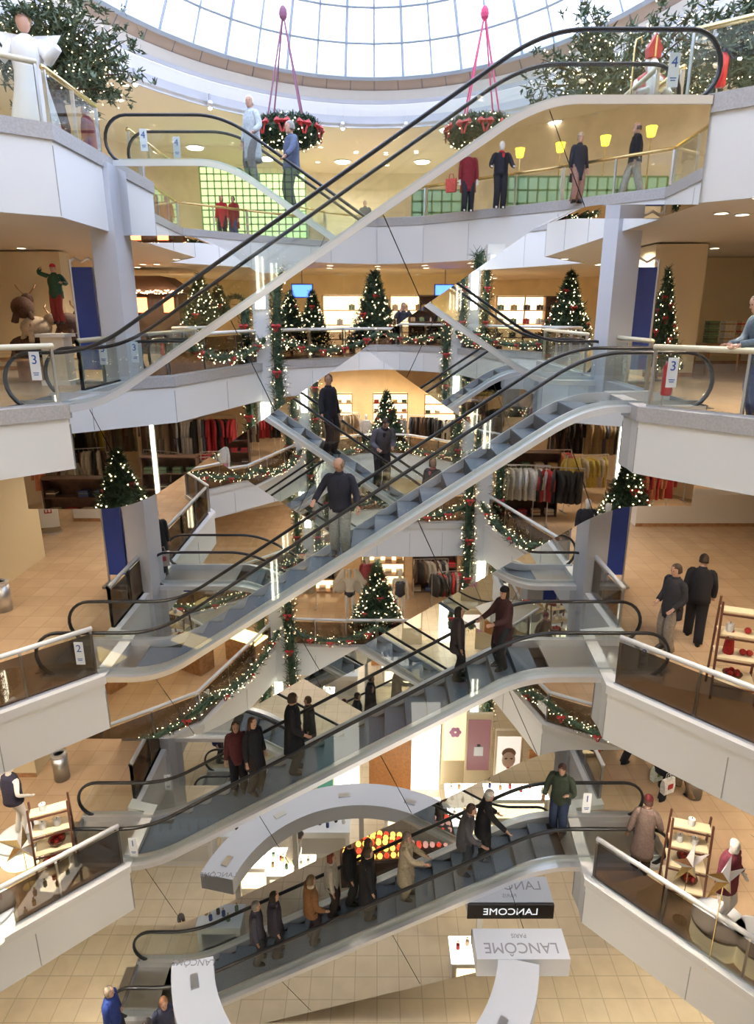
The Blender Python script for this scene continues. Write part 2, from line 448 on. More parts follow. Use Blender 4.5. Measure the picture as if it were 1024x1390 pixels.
# ------------------------------------------------------------------ escalators
def S(u, h=.55):
    return 0. if u < -h else (u if u > h else (u+h)**2/(4*h))
ESC = {}
def escalator(key, label, x0, z0, x1, z1, yf, W, e0, e1, d0, d1, sh=.5, joints=2.3):
    sg = 1 if x1 > x0 else -1; U = abs(x1-x0); sl = (z1-z0)/U
    zc = lambda u: z0+sl*(S(u)-S(u-U))
    X = lambda u: x0+sg*u
    zb = lambda u: zc(u-sh)-(d0+(d1-d0)*min(1, max(0, u/U)))
    t = thing('escalator', label, 'escalator', (X(0), yf+W/2, z0), 0, 'crossing escalators of the atrium')
    O = Vector(t.location)
    def mk(mb, name, mat, parent=None, smooth=False):
        ob = mb.build(name, mat, parent or t, smooth)
        if parent is None or parent is t: ob.location = -O
        return ob
    def us(a, b, st=.12):
        n = max(2, int((b-a)/st)); return [a+(b-a)*i/n for i in range(n+1)]
    a, b = -e0-.35, U+e1+.35
    uu = us(a, b)
    # mirror cladding in panels, both sides
    for y_, nm in ((yf-.012, 'mirror_cladding'), (yf+W-.012, 'mirror_cladding')):
        mb = MB(); js = [a, -.1] ; q = -.1
        while q+joints < U+.3: q += joints; js.append(q)
        js += [b]
        for i in range(len(js)-1):
            p, r = js[i], js[i+1]; n = max(4, int((r-p)/.12)); lo = []; hi = []
            s0 = 0 if i == 0 else .62; s1 = 0 if i == len(js)-2 else .62
            for w_ in range(n+1):
                f = w_/n; ut = p+.006+(r-p-.012)*f; ub = ut+s0+(s1-s0)*f
                hi.append((X(ut), zc(ut)+.0)); lo.append((X(ub), zb(ub)))
            mb.strip(lo, hi, y_, y_+.024)
        mk(mb, nm, 'mirror')
    # dark truss behind the joints and a mirrored soffit
    mk(MB().strip([(X(u), zb(u)+.03) for u in uu], [(X(u), zc(u)-.30) for u in uu], yf+.03, yf+W-.03), 'truss', 'truss')
    mk(MB().strip([(X(u), zb(u)) for u in uu], [(X(u), zb(u)+.02) for u in uu], yf+.02, yf+W-.02), 'soffit', 'mirror')
    # decks, inner skirts, glass, handrails
    end = .42
    ug = us(-e0, U+e1)
    for side in (0, 1):
        ya = yf-.03 if side == 0 else yf+W-.17
        mk(MB().strip([(X(u), zc(u)-.02) for u in uu], [(X(u), zc(u)+.085) for u in uu], ya, ya+.20), 'deck', 'bright_steel')
        yi = yf+.18 if side == 0 else yf+W-.20
        mk(MB().strip([(X(u), zc(u)-.24) for u in uu], [(X(u), zc(u)-.02) for u in uu], yi, yi+.02), 'skirt_panel', 'dark_steel')
        mk(MB().strip([(X(u), zc(u)-.02) for u in uu], [(X(u), zc(u)+.15) for u in uu], yi-.01, yi+.025), 'inner_deck', 'bright_steel')
        yg = yf+.07 if side == 0 else yf+W-.07
        g = MB(); g.strip([(X(u), zc(u)+.08) for u in ug], [(X(u), zc(u)+.86) for u in ug], yg-.006, yg+.006)
        for ue, dr in ((-e0, -1), (U+e1, 1)):
            zz = zc(ue); poly = [(X(ue), zz+.08)]+[(X(ue+dr*.40*math.cos(q_)), zz+.47+.39*math.sin(q_)) for q_ in [(-PI/2+PI*i/12) for i in range(13)]]
            g.prism(poly, yg-.006, yg+.006)
        mk(g, 'glass_balustrade', 'clear_glass')
        hp = []
        for ue, dr in ((-e0, -1), (U+e1, 1)):
            zz = zc(ue)
            arc = [(X(ue+dr*.44*math.cos(q_)), yg, zz+.46+.44*math.sin(q_)) for q_ in [(PI/2-PI*i/12) for i in range(13)]]+[(X(ue-dr*.35), yg, zz+.04)]
            hp.append(arc)
        path = hp[0][::-1]+[(X(u), yg, zc(u)+.90) for u in ug[1:-1]]+hp[1]
        mk(MB().tube(path, .042, 8, sq=.75), 'handrail', 'rubber', smooth=True)
    # steps
    ns = int((U+.8)/.4); st0 = None
    stp = []
    for i in range(ns+1):
        u = -.4+i*.4
        stp.append(u)
    mt = MB(); mt.box((0, 0, -.02), (.40, W-.46, .04)); mt.m = 1; mt.box((.2*-1+.015, 0, -.13), (.03, W-.46, .22)); mt.m = 0
    me = mt.mesh('step', ['step', 'riser'])
    for u in stp:
        z_ = z0 if u < .1 else (z1 if u > U-.1 else zc(u)+.02)
        o = bpy.data.objects.new('step', me); COL.objects.link(o); o.parent = t
        o.location = Vector((X(u), yf+W/2, z_))-O
        if sg < 0: o.rotation_euler = (0, 0, PI)
    for ua, ub in ((a-.25, -.6), (U+.55, b+.25)):
        mk(MB().box(((X(ua)+X(ub))/2, yf+W/2, zc(ua if ua < 0 else ub)-.005), (abs(ub-ua), W-.42, .05)), 'landing_plate', 'steel')
    for ue in (a, b):
        mk(MB().box((X(ue), yf+W/2, zc(ue)+.04), (.06, W+.02, .12)), 'end_cap', 'dark_steel')
    ESC[key] = (zc, X, yf, W, U, sg, z0, x0)
    return t
escalator('E1', 'topmost front escalator climbing from the left landing to the top gallery', -4.42, Z[3], 2.29, Z[4], 10.0, 1.4, .95, 2.0, 1.6, 1.3)
escalator('E2', 'front escalator carrying the man in black jacket and grey trousers', -3.84, Z[2], 3.30, Z[3], 10.0, 1.4, 1.75, 1.5, 1.2, 1.55)
escalator('E3', 'front escalator carrying the woman in black hat and coat near its top', -4.45, Z[1], 2.62, Z[2], 10.0, 1.4, 1.5, 2.1, 1.4, 1.44)
escalator('E4', 'lowest front escalator carrying the crowd of shoppers up from the ground floor', -4.2, Z[0], 3.25, Z[1], 10.0, 1.4, 1.0, 2.0, .3, 2.0)
escalator('F1', 'topmost rear escalator carrying the woman in a pale grey coat', 3.45, Z[3], -3.0, Z[4], 13.9, 1.35, 1.2, 1.9, 1.5, 1.3)
escalator('F2', 'rear escalator carrying the woman in a black trouser suit', 3.3, Z[2], -3.55, Z[3], 13.9, 1.35, 1.3, 1.5, 1.3, 1.35)
escalator('F3', 'rear escalator descending from the landing with the long black coat', 3.4, Z[1], -2.9, Z[2], 13.9, 1.35, 1.2, 2.0, 1.3, 1.35)
escalator('F4', 'lowest rear escalator descending to the perfume counters', 3.4, Z[0], -3.3, Z[1], 13.9, 1.35, 1.2, 1.6, .2, 1.35)

# ------------------------------------------------------------------ glass balustrades round the voids
def seg_balustrade(p, q, z, label, grp, gm_='clear_glass', rail='cream_rail', h=1.0, rr=.045, inset=.04, post='steel'):
    p = Vector((*p, z)); q = Vector((*q, z)); d = q-p; L = d.length; ang = math.atan2(d.y, d.x)
    t = thing('balustrade', label, 'balustrade', p, ang, grp)
    n = max(1, round(L/1.35))
    g = MB().box((L/2, 0, .08+(h-.16)/2), (L-.02, .012, h-.16)); g.build('glass_panel', gm_, t)
    for i in range(n+1):
        x = min(max(L*i/n, .03), L-.03)
        MB().box((x, -.03, h/2), (.035, .06, h)).build('post', post, t)
    MB().tube([(0, -.03, h), (L, -.03, h)], rr, 8).build('handrail', rail, t, True)
    MB().box((L/2, 0, .10), (L, .05, .10)).build('base_rail', post, t)
    return t
SEEN = {}
def uniq(s_, a, b):
    m_ = SEEN.get(s_, 0); SEEN[s_] = m_+1
    return s_+('' if m_ == 0 else ', %s section round the void' % ['next', 'third', 'fourth', 'fifth', 'sixth', 'seventh', 'eighth', 'ninth'][m_-1])
names = {1: 'first', 2: 'second', 3: 'third', 4: 'top'}
def bay_label(a, b, k):
    mx, my = (a[0]+b[0])/2, (a[1]+b[1])/2
    if my > 25: w_ = 'far curved bay'
    elif my > 20: w_ = 'far bay %s' % ('by the toy trees' if mx < 0 else 'by the gift shelves')
    elif my > 11: w_ = '%s landing side' % ('left' if mx < 0 else 'right')
    elif my > 7.4: w_ = '%s dock jutting to the escalators' % ('left' if mx < 0 else 'right')
    elif abs(mx) > 3: w_ = 'mirrored %s side bay' % ('left' if mx < 0 else 'right')
    else: w_ = 'mirrored centre bay'
    return w_
for k in (1, 2, 3, 4):
    P_ = OUT[k]; N = len(P_); Pi = offs(P_, .06)
    for i in range(N):
        a, b = P_[i], P_[(i+1) % N]; ai, bi = Pi[i], Pi[(i+1) % N]
        mx, my = (a[0]+b[0])/2, (a[1]+b[1])/2
        wl = bay_label(a, b, k)
        lab = '' if abs(a[0]-b[0]) < .5 and 11.5 < my < 20 and abs(mx) > 4 else uniq('glass balustrade, %s gallery, %s' % (names[k], wl), a, b); grp = 'balustrades of the %s gallery, %s' % (names[k], wl)
        gm_, rail = ('clear_glass', 'gold') if k == 4 and my > 12 else (('clear_glass', 'cream_rail') if k >= 3 else ('smoked_glass', 'white'))
        if k <= 3 and (my > 20.5 or my < 7.4): rail = 'white'; gm_ = 'smoked_glass'
        if k == 4 and my < 9.5: rail = 'gold'
        if abs(a[0]-b[0]) < .5 and 11.5 < my < 20 and abs(mx) > 4:      # long side edges: leave room for the rear escalators
            x_ = ai[0]
            for ya, yb, wl in ((11.75, 13.8, '%s side between front and rear escalators' % ('left' if mx < 0 else 'right')), (15.4, 19.3, '%s side beyond the rear escalators' % ('left' if mx < 0 else 'right'))):
                lab = uniq('glass balustrade, %s gallery, %s' % (names[k], wl), a, b)
                if a[1] < b[1]: seg_balustrade((x_, ya), (x_, yb), Z[k], lab, grp, gm_, rail)
                else: seg_balustrade((x_, yb), (x_, ya), Z[k], lab, grp, gm_, rail)
            continue
        if 10 <= my <= 11.7 and abs(mx) > 4 and (k <= 3 or mx > 0): continue   # open to the front escalators
        if math.hypot(a[0]-b[0], a[1]-b[1]) < .9 and my > 10 and my < 12: continue
        seg_balustrade(ai, bi, Z[k], lab, grp, gm_, rail)

# ------------------------------------------------------------------ greenery: needles, lights, bows
def needle_tuft(mb, c, r, n, rnd, ln=.09, w=.012, tilt=None):
    for _ in range(n):
        a = rnd.uniform(0, 2*PI); e = rnd.uniform(-.6, 1.2); L = ln*rnd.uniform(.7, 1.4)
        d = Vector((math.cos(a)*math.cos(e), math.sin(a)*math.cos(e), math.sin(e)))
        if tilt: d = (d+tilt).normalized()
        p = Vector(c)+Vector((rnd.uniform(-r, r), rnd.uniform(-r, r), rnd.uniform(-r, r)))
        s_ = d.cross(Vector((rnd.uniform(-1, 1), rnd.uniform(-1, 1), 1))).normalized()*w
        q = p+d*L
        mb.add([p-s_, p+s_, q+s_*.3, q-s_*.3], [(0, 1, 2, 3)])
def light_dot(mb, p, r=.014):
    x, y, z = p
    mb.add([(x+r, y, z), (x-r, y, z), (x, y+r, z), (x, y-r, z), (x, y, z+r), (x, y, z-r)],
           [(0, 2, 4), (2, 1, 4), (1, 3, 4), (3, 0, 4), (2, 0, 5), (1, 2, 5), (3, 1, 5), (0, 3, 5)])
BOW = None
def bow_mesh():
    global BOW
    if BOW is None:
        mb = MB()
        for s_ in (-1, 1):
            mb.rings([[(s_*.01, 0, -.015), (s_*.01, -.03, 0), (s_*.01, 0, .02), (s_*.01, .03, 0)], [(s_*.10, 0, -.06), (s_*.11, -.05, 0), (s_*.10, 0, .07), (s_*.11, .05, 0)], [(s_*.14, 0, -.03), (s_*.15, -.02, 0), (s_*.14, 0, .03), (s_*.15, .02, 0)]])
            mb.box((s_*.04, 0, -.10), (.035, .01, .16), ry=s_*.3)
        mb.ball((0, -.01, 0), .035, 6, 4); BOW = mb.mesh('red_bow', 'red')
    return BOW
def put_bow(p, parent, rz=0., s_=1.):
    o = bpy.data.objects.new('red_bow', bow_mesh()); COL.objects.link(o); o.parent = parent; o.location = p; o.rotation_euler = (0, 0, rz); o.scale = (s_,)*3
TREES = {}
def xmas_tree_data(seed, h, mat='needles', R=.36, tufts=900):
    rnd = random.Random(seed); fo = MB(); li = MB()
    for i in range(tufts):
        f = rnd.random()**.75; tier = (math.floor(f*9)+.25*(f*9 % 1))/9
        z = h*(.12+.86*(1-f)); r = (R*h*f*(.78+.3*((f*9) % 1)))*rnd.uniform(.55, 1.0)+.02
        a = rnd.uniform(0, 2*PI); d = Vector((math.cos(a), math.sin(a), -.05))
        needle_tuft(fo, (math.cos(a)*r, math.sin(a)*r, z), .05, 9, rnd, .13, .016, d*.8)
    rn = 14
    fo.lathe([(R*h*.62, h*.14), (R*h*.42, h*.38), (R*h*.26, h*.6), (R*h*.08, h*.86), (.01, h*.95)], n=rn)
    for i in range(170):
        f = rnd.random()**.65; a = rnd.uniform(0, 2*PI); r = R*h*f*1.02+.03
        light_dot(li, (math.cos(a)*r, math.sin(a)*r, h*(.12+.86*(1-f))), .017)
    return fo.mesh('foliage', mat), li.mesh('fairy_lights', 'fairy')
def xmas_tree(x, y, z, h, label, seed=1, group=None, mat='needles', bows=9):
    key = (seed, mat)
    if key not in TREES: TREES[key] = xmas_tree_data(seed, 2.7, mat)
    fm, lm = TREES[key]; s_ = h/2.7
    t = thing('christmas_tree', label, 'christmas tree', (x, y, z), seed*1.3, group)
    MB().lathe([(.25, 0), (.24, .04), (.06, .06), (.05, .5)], n=10).build('trunk', 'bark', t)
    for nm, me in (('foliage', fm), ('fairy_lights', lm)):
        o = bpy.data.objects.new(nm, me); COL.objects.link(o); o.parent = t
        if nm == 'fairy_lights': o['kind'] = 'stuff'
    rnd = random.Random(seed*7+1)
    for i in range(bows):
        f = .25+.7*i/bows; a = i*2.4; r = .36*2.7*f
        put_bow((math.cos(a)*r, math.sin(a)*r, 2.7*(.14+.84*(1-f))), t, a+PI/2, .8)
    t.scale = (s_,)*3
    return t
def garland(pts, label, grp, r=.10, lights=26, bows=0, dens_=26, seed=0, face=0., bow_s=1.2):
    rnd = random.Random(seed); P_ = [Vector(p) for p in pts]
    o0 = P_[0]; t = thing('garland', label, 'garland', o0, 0, grp)
    fo = MB(); li = MB(); L = sum((P_[i+1]-P_[i]).length for i in range(len(P_)-1))
    def at(s_):
        for i in range(len(P_)-1):
            l = (P_[i+1]-P_[i]).length
            if s_ <= l or i == len(P_)-2: return P_[i].lerp(P_[i+1], min(1, s_/l))
            s_ -= l
    for i in range(int(L*dens_)):
        p = at(L*i/(L*dens_))-o0; needle_tuft(fo, p, r*.75, 8, rnd, r*.85, .012)
    fo.tube([p-o0 for p in P_], r*.5, 6)
    for i in range(int(L*lights)):
        p = at(rnd.uniform(0, L))-o0; a = Vector((rnd.uniform(-1, 1), rnd.uniform(-1, 1), rnd.uniform(-1, 1))).normalized()*r*1.25
        light_dot(li, p+a, .011)
    fo.build('foliage', 'needles', t); l_ = li.build('fairy_lights', 'fairy', t); l_['kind'] = 'stuff'
    for i in range(bows):
        p = at(L*(i+.5)/bows)-o0
        put_bow(p+Vector((math.sin(face)*r*-1.1, -math.cos(face)*r*1.1*-1 if 0 else math.cos(face)*-r*1.1, 0)), t, face, bow_s)
    return t
def swag(a, b, ztop, sag, label, grp, seed, face, nb=3):
    n = 14; pts = [(a[0]+(b[0]-a[0])*i/n, a[1]+(b[1]-a[1])*i/n, ztop-sag*(1-(2*i/n-1)**2)) for i in range(n+1)]
    return garland(pts, label, grp, .14, 24, nb, 26, seed, face, .85)

# swags hanging outside the balustrades, both ends of the atrium, three levels
sd = 0
lv = {1: 'lowest gallery', 2: 'middle gallery', 3: 'upper gallery'}
for k in (1, 2, 3):
    P_ = OUT[k]; N = len(P_); Po = offs(P_, -.13)
    idx = [i for i in range(N) if P_[i][1] > 20.5 or P_[i][1] < 7.6]
    runs = []
    far = [i for i in range(N) if P_[i][1] > 20.5]
    FP = [Po[i] for i in far]
    # far: side bay, two across the centre, side bay
    def bay(a, b, lab, face):
        global sd; sd += 1
        swag(a, b, Z[k]+.92, .55, lab, 'garland swags on the %s' % lv[k], sd, face)
    fr = [(6.7, 21.9), (3.7, 25.8), (.3, 28.5), (-2.9, 25.8), (-6.6, 21.6)]
    for j, nm in enumerate(('right side bay', 'right half of the far curved bay', 'left half of the far curved bay', 'left side bay')):
        a, b = Vector(fr[j]), Vector(fr[j+1])
        ia = [i for i in far if (P_[i][0] <= a.x+.01 and P_[i][0] >= b.x-.01)]
        pts = [Vector(Po[i]) for i in ia]
        n_ = 16; L = sum((pts[i+1]-pts[i]).length for i in range(len(pts)-1)); out = []
        for q in range(n_+1):
            s_ = L*q/n_
            for i in range(len(pts)-1):
                l = (pts[i+1]-pts[i]).length
                if s_ <= l or i == len(pts)-2: c_ = pts[i].lerp(pts[i+1], min(1, s_/l)); break
                s_ -= l
            out.append((c_.x, c_.y, Z[k]+.85-.5*(1-(2*q/n_-1)**2)))
        sd += 1
        garland(out, 'green garland swag, %s, %s' % (nm, lv[k]), 'garland swags of the %s' % lv[k], .15, 24, 5, 24, sd, 0, .85)
    for s_, nm in ((-1, 'left'), (1, 'right')):
        pts_n = [(3.2*s_, 1.35), (4.4*s_, 5.5), (6.7*s_ if s_ > 0 else -7.4, 6.8 if s_ > 0 else 7.7)]
        for a, b, w_ in ((pts_n[0], pts_n[1], 'inner'), (pts_n[1], pts_n[2], 'outer')):
            sd += 1; v_ = Vector((b[0]-a[0], b[1]-a[1])).normalized(); nrm = Vector((-v_.y, v_.x))*s_
            a2 = (a[0]+nrm.x*.14, a[1]+nrm.y*.14); b2 = (b[0]+nrm.x*.14, b[1]+nrm.y*.14)
            swag(a2, b2, Z[k]+.88, .5, 'mirrored green garland swag, %s %s bay, %s' % (nm, w_, lv[k]), 'near garland swags of the %s' % lv[k], sd, PI)
    yb = -.6 if k == 3 else 1.5
    for s_, nm in ((-1, 'left'), (1, 'right')):
        sd += 1
        out = []
        for q in range(15):
            f = q/14; x = 3.0*s_*(1-f); y = (1.35-(1.35-yb)*(1-(abs(x)/3.2)**1.7))+.17
            out.append((x, y, Z[k]+.88-.5*(1-(2*f-1)**2)))
        garland(out, 'mirrored green garland swag, centre bay %s half, %s' % (nm, lv[k]), 'near garland swags of the %s' % lv[k], .14, 24, 5, 24, sd, PI, .8)

# pilasters with strip lights and vertical garlands
for (px_, py_, fc, nm) in ((-2.9, 25.8, 1, 'far left'), (3.7, 25.8, 1, 'far right'), (-3.2, 1.35, -1, 'near left'), (3.2, 1.35, -1, 'near right')):
    yy = py_-fc*.20
    struct(MB().box((px_, yy, 8.2), (.46, .30, 16.3)), 'column_pilaster', 'white')
    for k in (1, 2, 3, 4):
        zt = Z[k]-TH[k]-.02
        t = thing('strip_light', 'vertical fluorescent strip light on the %s pilaster below the %s gallery' % (nm, names[k]), 'strip light', (px_, yy-fc*.19, zt-1.45), 0)
        MB().box((0, .01*fc, .7), (.30, .03, 1.4)).build('backplate', 'white', t)
        MB().box((-.06, -.03*fc, .7), (.07, .05, 1.36)).build('tube', 'tube_light', t)
        MB().box((.09, -.03*fc, .7), (.03, .05, 1.36)).build('tube', 'tube_light', t)
    for s_, w_ in ((-1, 'left'), (1, 'right')):
        sd += 1; gx = px_+s_*.44
        garland([(gx+.02*math.sin(i), yy-fc*.22, 16.1-i*.62) for i in range(25)], 'long vertical garland down the %s side of the %s pilaster' % (w_, nm), 'vertical garlands on the pilasters', .22, 20, 12, 46, sd, 0 if fc > 0 else PI, .9)

# ------------------------------------------------------------------ people
def ik(a, c, l1, l2, pole):
    a = Vector(a); c = Vector(c); d = c-a; L = min(d.length, (l1+l2)*.995); dn = d.normalized() if d.length > 1e-6 else Vector((0, 0, -1))
    x = (L*L+l1*l1-l2*l2)/(2*L); h = math.sqrt(max(0, l1*l1-x*x))
    p = Vector(pole)-dn*Vector(pole).dot(dn); p.normalize()
    return a+dn*x+p*h, a+dn*L
PENDING = []
SKIN_TONES = [(.62, .37, .27), (.56, .32, .22), (.66, .42, .32)]
def limb(mb, pts, rs, n=10, sub=3):
    P_ = [Vector(p) for p in pts]; out = []; rr = []
    for i in range(len(P_)-1):
        for j in range(sub):
            t_ = j/sub; out.append(P_[i].lerp(P_[i+1], t_)); rr.append(rs[i]*(1-t_)+rs[i+1]*t_)
    out.append(P_[-1]); rr.append(rs[-1])
    sm = list(out)
    for i in range(1, len(out)-1): sm[i] = (out[i-1]+out[i]*2+out[i+1])/4
    mb.tube(sm, rr, n)
def person(x, y, z, rz, H, label, top=(.03, .03, .04), bottom=(.04, .04, .05), hair=(.05, .03, .02), style='short', hem=.80, lean=0., hands=None,
           feet=((-.10, .02), (.10, -.02)), yaw=0., nod=0., hat=None, scarf=None, skin=0, skirt=False, female=False, mann=False, group=None, category='person', legs=None, bare=False, briefs=None, swim=None, wings=False):
    hl, hr_ = hands or ((-.25, .06, .80), (.25, .06, .80))
    t = thing('mannequin' if mann else 'person', label, 'mannequin' if mann else 'person', (x, y, z), rz, group)
    t.scale = (H/1.75,)*3
    hip = Vector((0, 0, .94)); R = Matrix.Rotation(-lean, 3, 'X'); up = lambda p: hip+R @ (Vector(p)-hip)
    sw = .165 if female else .19
    chest = up((0, 0, 1.26)); nb = up((0, -.01, 1.45)); nk = up((0, .0, 1.51)); hd = up((0, .025, 1.62))
    sh = [up((-sw, 0, 1.40)), up((sw, 0, 1.40))]
    arms = []
    for s_, hp, tg in ((-1, sh[0], hl), (1, sh[1], hr_)):
        e, wst = ik(hp, tg, .29, .26, (s_*.35, -.7, -.5)); arms.append((hp, e, wst))
    ft = [Vector((feet[0][0], feet[0][1], .075)), Vector((feet[1][0], feet[1][1], .075))]
    if legs: ft = [Vector(l) for l in legs]
    lg = []
    for s_, f_ in ((-1, ft[0]), (1, ft[1])):
        hp = Vector((s_*.09, 0, .90)); k_, a_ = ik(hp, f_, .44, .425, (0, 1, .05)); lg.append((hp, k_, a_))
    # skeleton graph for the skin modifier
    V = []; E_ = []; Rr = []
    def nv(p, r, par=None):
        V.append(tuple(p)); Rr.append(r); i = len(V)-1
        if par is not None: E_.append((par, i))
        return i
    pv = nv(hip, .115); be = nv(up((0, 0, 1.10)), .105, pv); ch = nv(chest, .125, be); n0 = nv(nb, .062, ch); n1 = nv(nk, .052, n0); nv(hd, .06, n1)
    for i_, (a, e, wst) in enumerate(arms):
        s_ = -1 if i_ == 0 else 1
        i0 = nv(a, .058, ch); i1 = nv(e, .042, i0); i2 = nv(wst, .027, i1)
        d = (wst-e).normalized(); sd_ = d.cross(Vector((0, 1, 0)))
        if sd_.length < .2: sd_ = d.cross(Vector((0, 0, 1)))
        sd_.normalize(); pn = sd_.cross(d)
        pm = wst+d*.055; i3 = nv(pm, .03, i2)
        for q, (o_, l_) in enumerate(((-.026, .062), (-.009, .075), (.009, .07), (.026, .055))):
            b_ = pm+d*.035+sd_*o_; j0 = nv(b_, .010, i3); j1 = nv(b_+d*l_*.5+pn*.006, .009, j0); nv(b_+d*l_*.85+pn*.025, .008, j1)
        tb = wst+d*.03+sd_*(.03*s_)+pn*.012; j0 = nv(tb, .011, i2); nv(tb+d*.035+sd_*(.015*s_)+pn*.018, .009, j0)
    for hp, k_, a_ in lg:
        i0 = nv(hp, .088, pv); i1 = nv(k_, .058, i0); i2 = nv(a_, .040, i1); nv(a_+Vector((0, .13, -.035)), .032, i2)
    me = bpy.data.meshes.new('body_frame'); me.from_pydata(V, E_, []); ob = bpy.data.objects.new('body_frame', me); COL.objects.link(ob)
    m = ob.modifiers.new('skin', 'SKIN'); m.use_smooth_shade = True
    for i, r in enumerate(Rr):
        me.skin_vertices[0].data[i].radius = (r, r)
    me.skin_vertices[0].data[0].use_root = True
    s2 = ob.modifiers.new('sub', 'SUBSURF'); s2.levels = 1; s2.render_levels = 1
    # head with a face
    hm = MB(); Rh = R @ Matrix.Rotation(yaw, 3, 'Z') @ Matrix.Rotation(-nod, 3, 'X')
    hr = []
    prof = [(-.118, .030, .035, .028), (-.105, .048, .060, .018), (-.07, .060, .078, .008), (-.03, .069, .088, 0), (.01, .073, .092, 0), (.05, .073, .094, -.004), (.085, .062, .080, -.006), (.108, .040, .054, -.006), (.118, .012, .018, -.006)]
    for zz, ax, ay, oy in prof:
        hr.append([tuple(hd+Rh @ Vector((ax*math.sin(2*PI*k/14), oy+ay*math.cos(2*PI*k/14), zz))) for k in range(14)])
    hm.rings(hr)
    def loc(p): return tuple(hd+Rh @ Vector(p))
    hm.add([loc((0, .086, .018)), loc((-.014, .086, -.028)), loc((.014, .086, -.028)), loc((0, .116, -.026)), loc((0, .088, -.036))], [(0, 1, 3), (0, 3, 2), (1, 4, 3), (3, 4, 2)])
    for s_ in (-1, 1): hm.ball(loc((s_*.075, -.008, -.002)), .016, 6, 4, (.6, 1, 1.6))
    hm.m = 1
    for s_ in (-1, 1):
        hm.ball(loc((s_*.028, .084, .012)), .009, 6, 4)
    hm.m = 2; hm.ball(loc((0, .083, -.056)), .016, 8, 4, (1.3, .5, .35))
    PENDING.append((ob, hm, t, mann, skin))
    if not mann:
        hc = M('hair_%02d%02d' % (int(hair[0]*99), int(hair[2]*99)), hair, .7, noise=.3, nscale=60)
        if style != 'bald':
            hb = MB(); rg = []
            lo = {'short': -.045, 'long': -.16, 'bob': -.10, 'balding': -.04}[style]
            for q in range(7):
                f = q/6; zz = lo+(.128-lo)*f
                w_ = .084*math.sqrt(max(0.03, 1-max(0, (zz-.02)/.112)**2)); d_ = .102*math.sqrt(max(.03, 1-max(0, (zz-.02)/.112)**2))
                front = -.02 if zz < .045 else .0
                ring = []
                for k in range(14):
                    a_ = 2*PI*k/14; yy = d_*math.cos(a_)-.006
                    if zz < .055: yy = min(yy, .03)
                    ring.append(loc((w_*math.sin(a_)*1.04, yy-.006, zz)))
                rg.append(ring)
            if style == 'balding': rg = rg[:4]
            hb.rings(rg); hb.build('hair', hc, t, True)
        if hat:
            hb = MB(); rg = []
            for zz, r_ in ((.035, .088), (.045, .094), (.08, .092), (.115, .07), (.14, .03)):
                rg.append([loc((r_*.92*math.sin(2*PI*k/14), r_*1.1*math.cos(2*PI*k/14)-.005, zz)) for k in range(14)])
            hb.rings(rg); hb.build('hat', fab(hat), t, True)
    # clothes
    def torso(hem_, w1, d1, mb, flare=0.):
        rg = []
        levels = []
        zz = hem_
        while zz < 1.42: levels.append(zz); zz += .09
        levels += [1.42, 1.47]
        for zz in levels:
            f = (zz-.94)
            if zz < .94:
                c = Vector((0, 0, zz)); wx = w1*(1.04+flare*(.94-zz)); dy = d1*(1.05+flare*(.94-zz)*1.3)
                c.y = (ft[0].y+ft[1].y)/2*min(1, (.94-zz)*1.1)*.6
                q = [c+Vector((wx*math.sin(2*PI*k/16), dy*math.cos(2*PI*k/16), 0)) for k in range(16)]
            else:
                ww = w1*(.96 if zz < 1.15 else 1.06); dd = d1*(1.0 if zz < 1.3 else .9)
                if zz > 1.36: ww = w1*.86; dd = d1*.74
                if zz > 1.44: ww = .075; dd = .075
                q = [up((ww*math.sin(2*PI*k/16), dd*math.cos(2*PI*k/16), zz)) for k in range(16)]
            rg.append([tuple(p) for p in q])
        mb.rings(rg)
    if not mann or top:
        jb = MB(); torso(hem, .205 if not female else .185, .158, jb, .28 if hem < .7 else 0)
        if not (mann and bare):
            for a, e, wst in arms:
                inn = a+(Vector((0, a.y, a.z))-a)*.35
                limb(jb, [inn, a, e, wst-(wst-e)*.06], [.06, .072, .064, .052])
        jb.build('dress' if skirt else ('coat' if hem < .7 else 'jacket'), fab(top), t, True)
        if not mann or scarf:
            cb = MB(); cb.rings([[tuple(up((r_*math.sin(2*PI*k/12), r_*math.cos(2*PI*k/12)+.005, zz))) for k in range(12)] for zz, r_ in ((1.43, .09), (1.49, .074), (1.50, .062))])
            if scarf: cb.rings([[tuple(up((s_*.05+.035*math.sin(2*PI*k/8), .12+.02*math.cos(2*PI*k/8), zz))) for k in range(8)] for s_, zz in ((0, 1.02), (.4, 1.2), (.6, 1.42))])
            cb.build('scarf' if scarf else 'collar', fab(scarf or top), t, True)
    if briefs:
        MB().rings([[(w_*math.sin(2*PI*k/14), d_*math.cos(2*PI*k/14), zz) for k in range(14)] for zz, w_, d_ in ((.80, .13, .10), (.88, .175, .13), (.98, .165, .125))]).build('briefs', fab(briefs), t, True)
    if swim:
        MB().rings([[(w_*math.sin(2*PI*k/14), d_*math.cos(2*PI*k/14)+oy, zz) for k in range(14)] for zz, w_, d_, oy in ((.80, .12, .10, 0), (.88, .175, .135, 0), (1.0, .155, .125, 0), (1.12, .15, .13, .01), (1.28, .165, .15, .01), (1.34, .13, .12, .01))]).build('swimsuit', fab(swim), t, True)
    if wings:
        for s_ in (-1, 1):
            MB().rings([[(s_*(.13+f*.42), -.16+.02*math.cos(2*PI*k/10)-.08*f, 1.32-f*.1+(.22+.22*math.sin(PI*min(1, f+.25)))*math.sin(2*PI*k/10)-f*.22) for k in range(10)] for f in (0, .25, .5, .8, 1)]).build('wing', 'white', t, True)
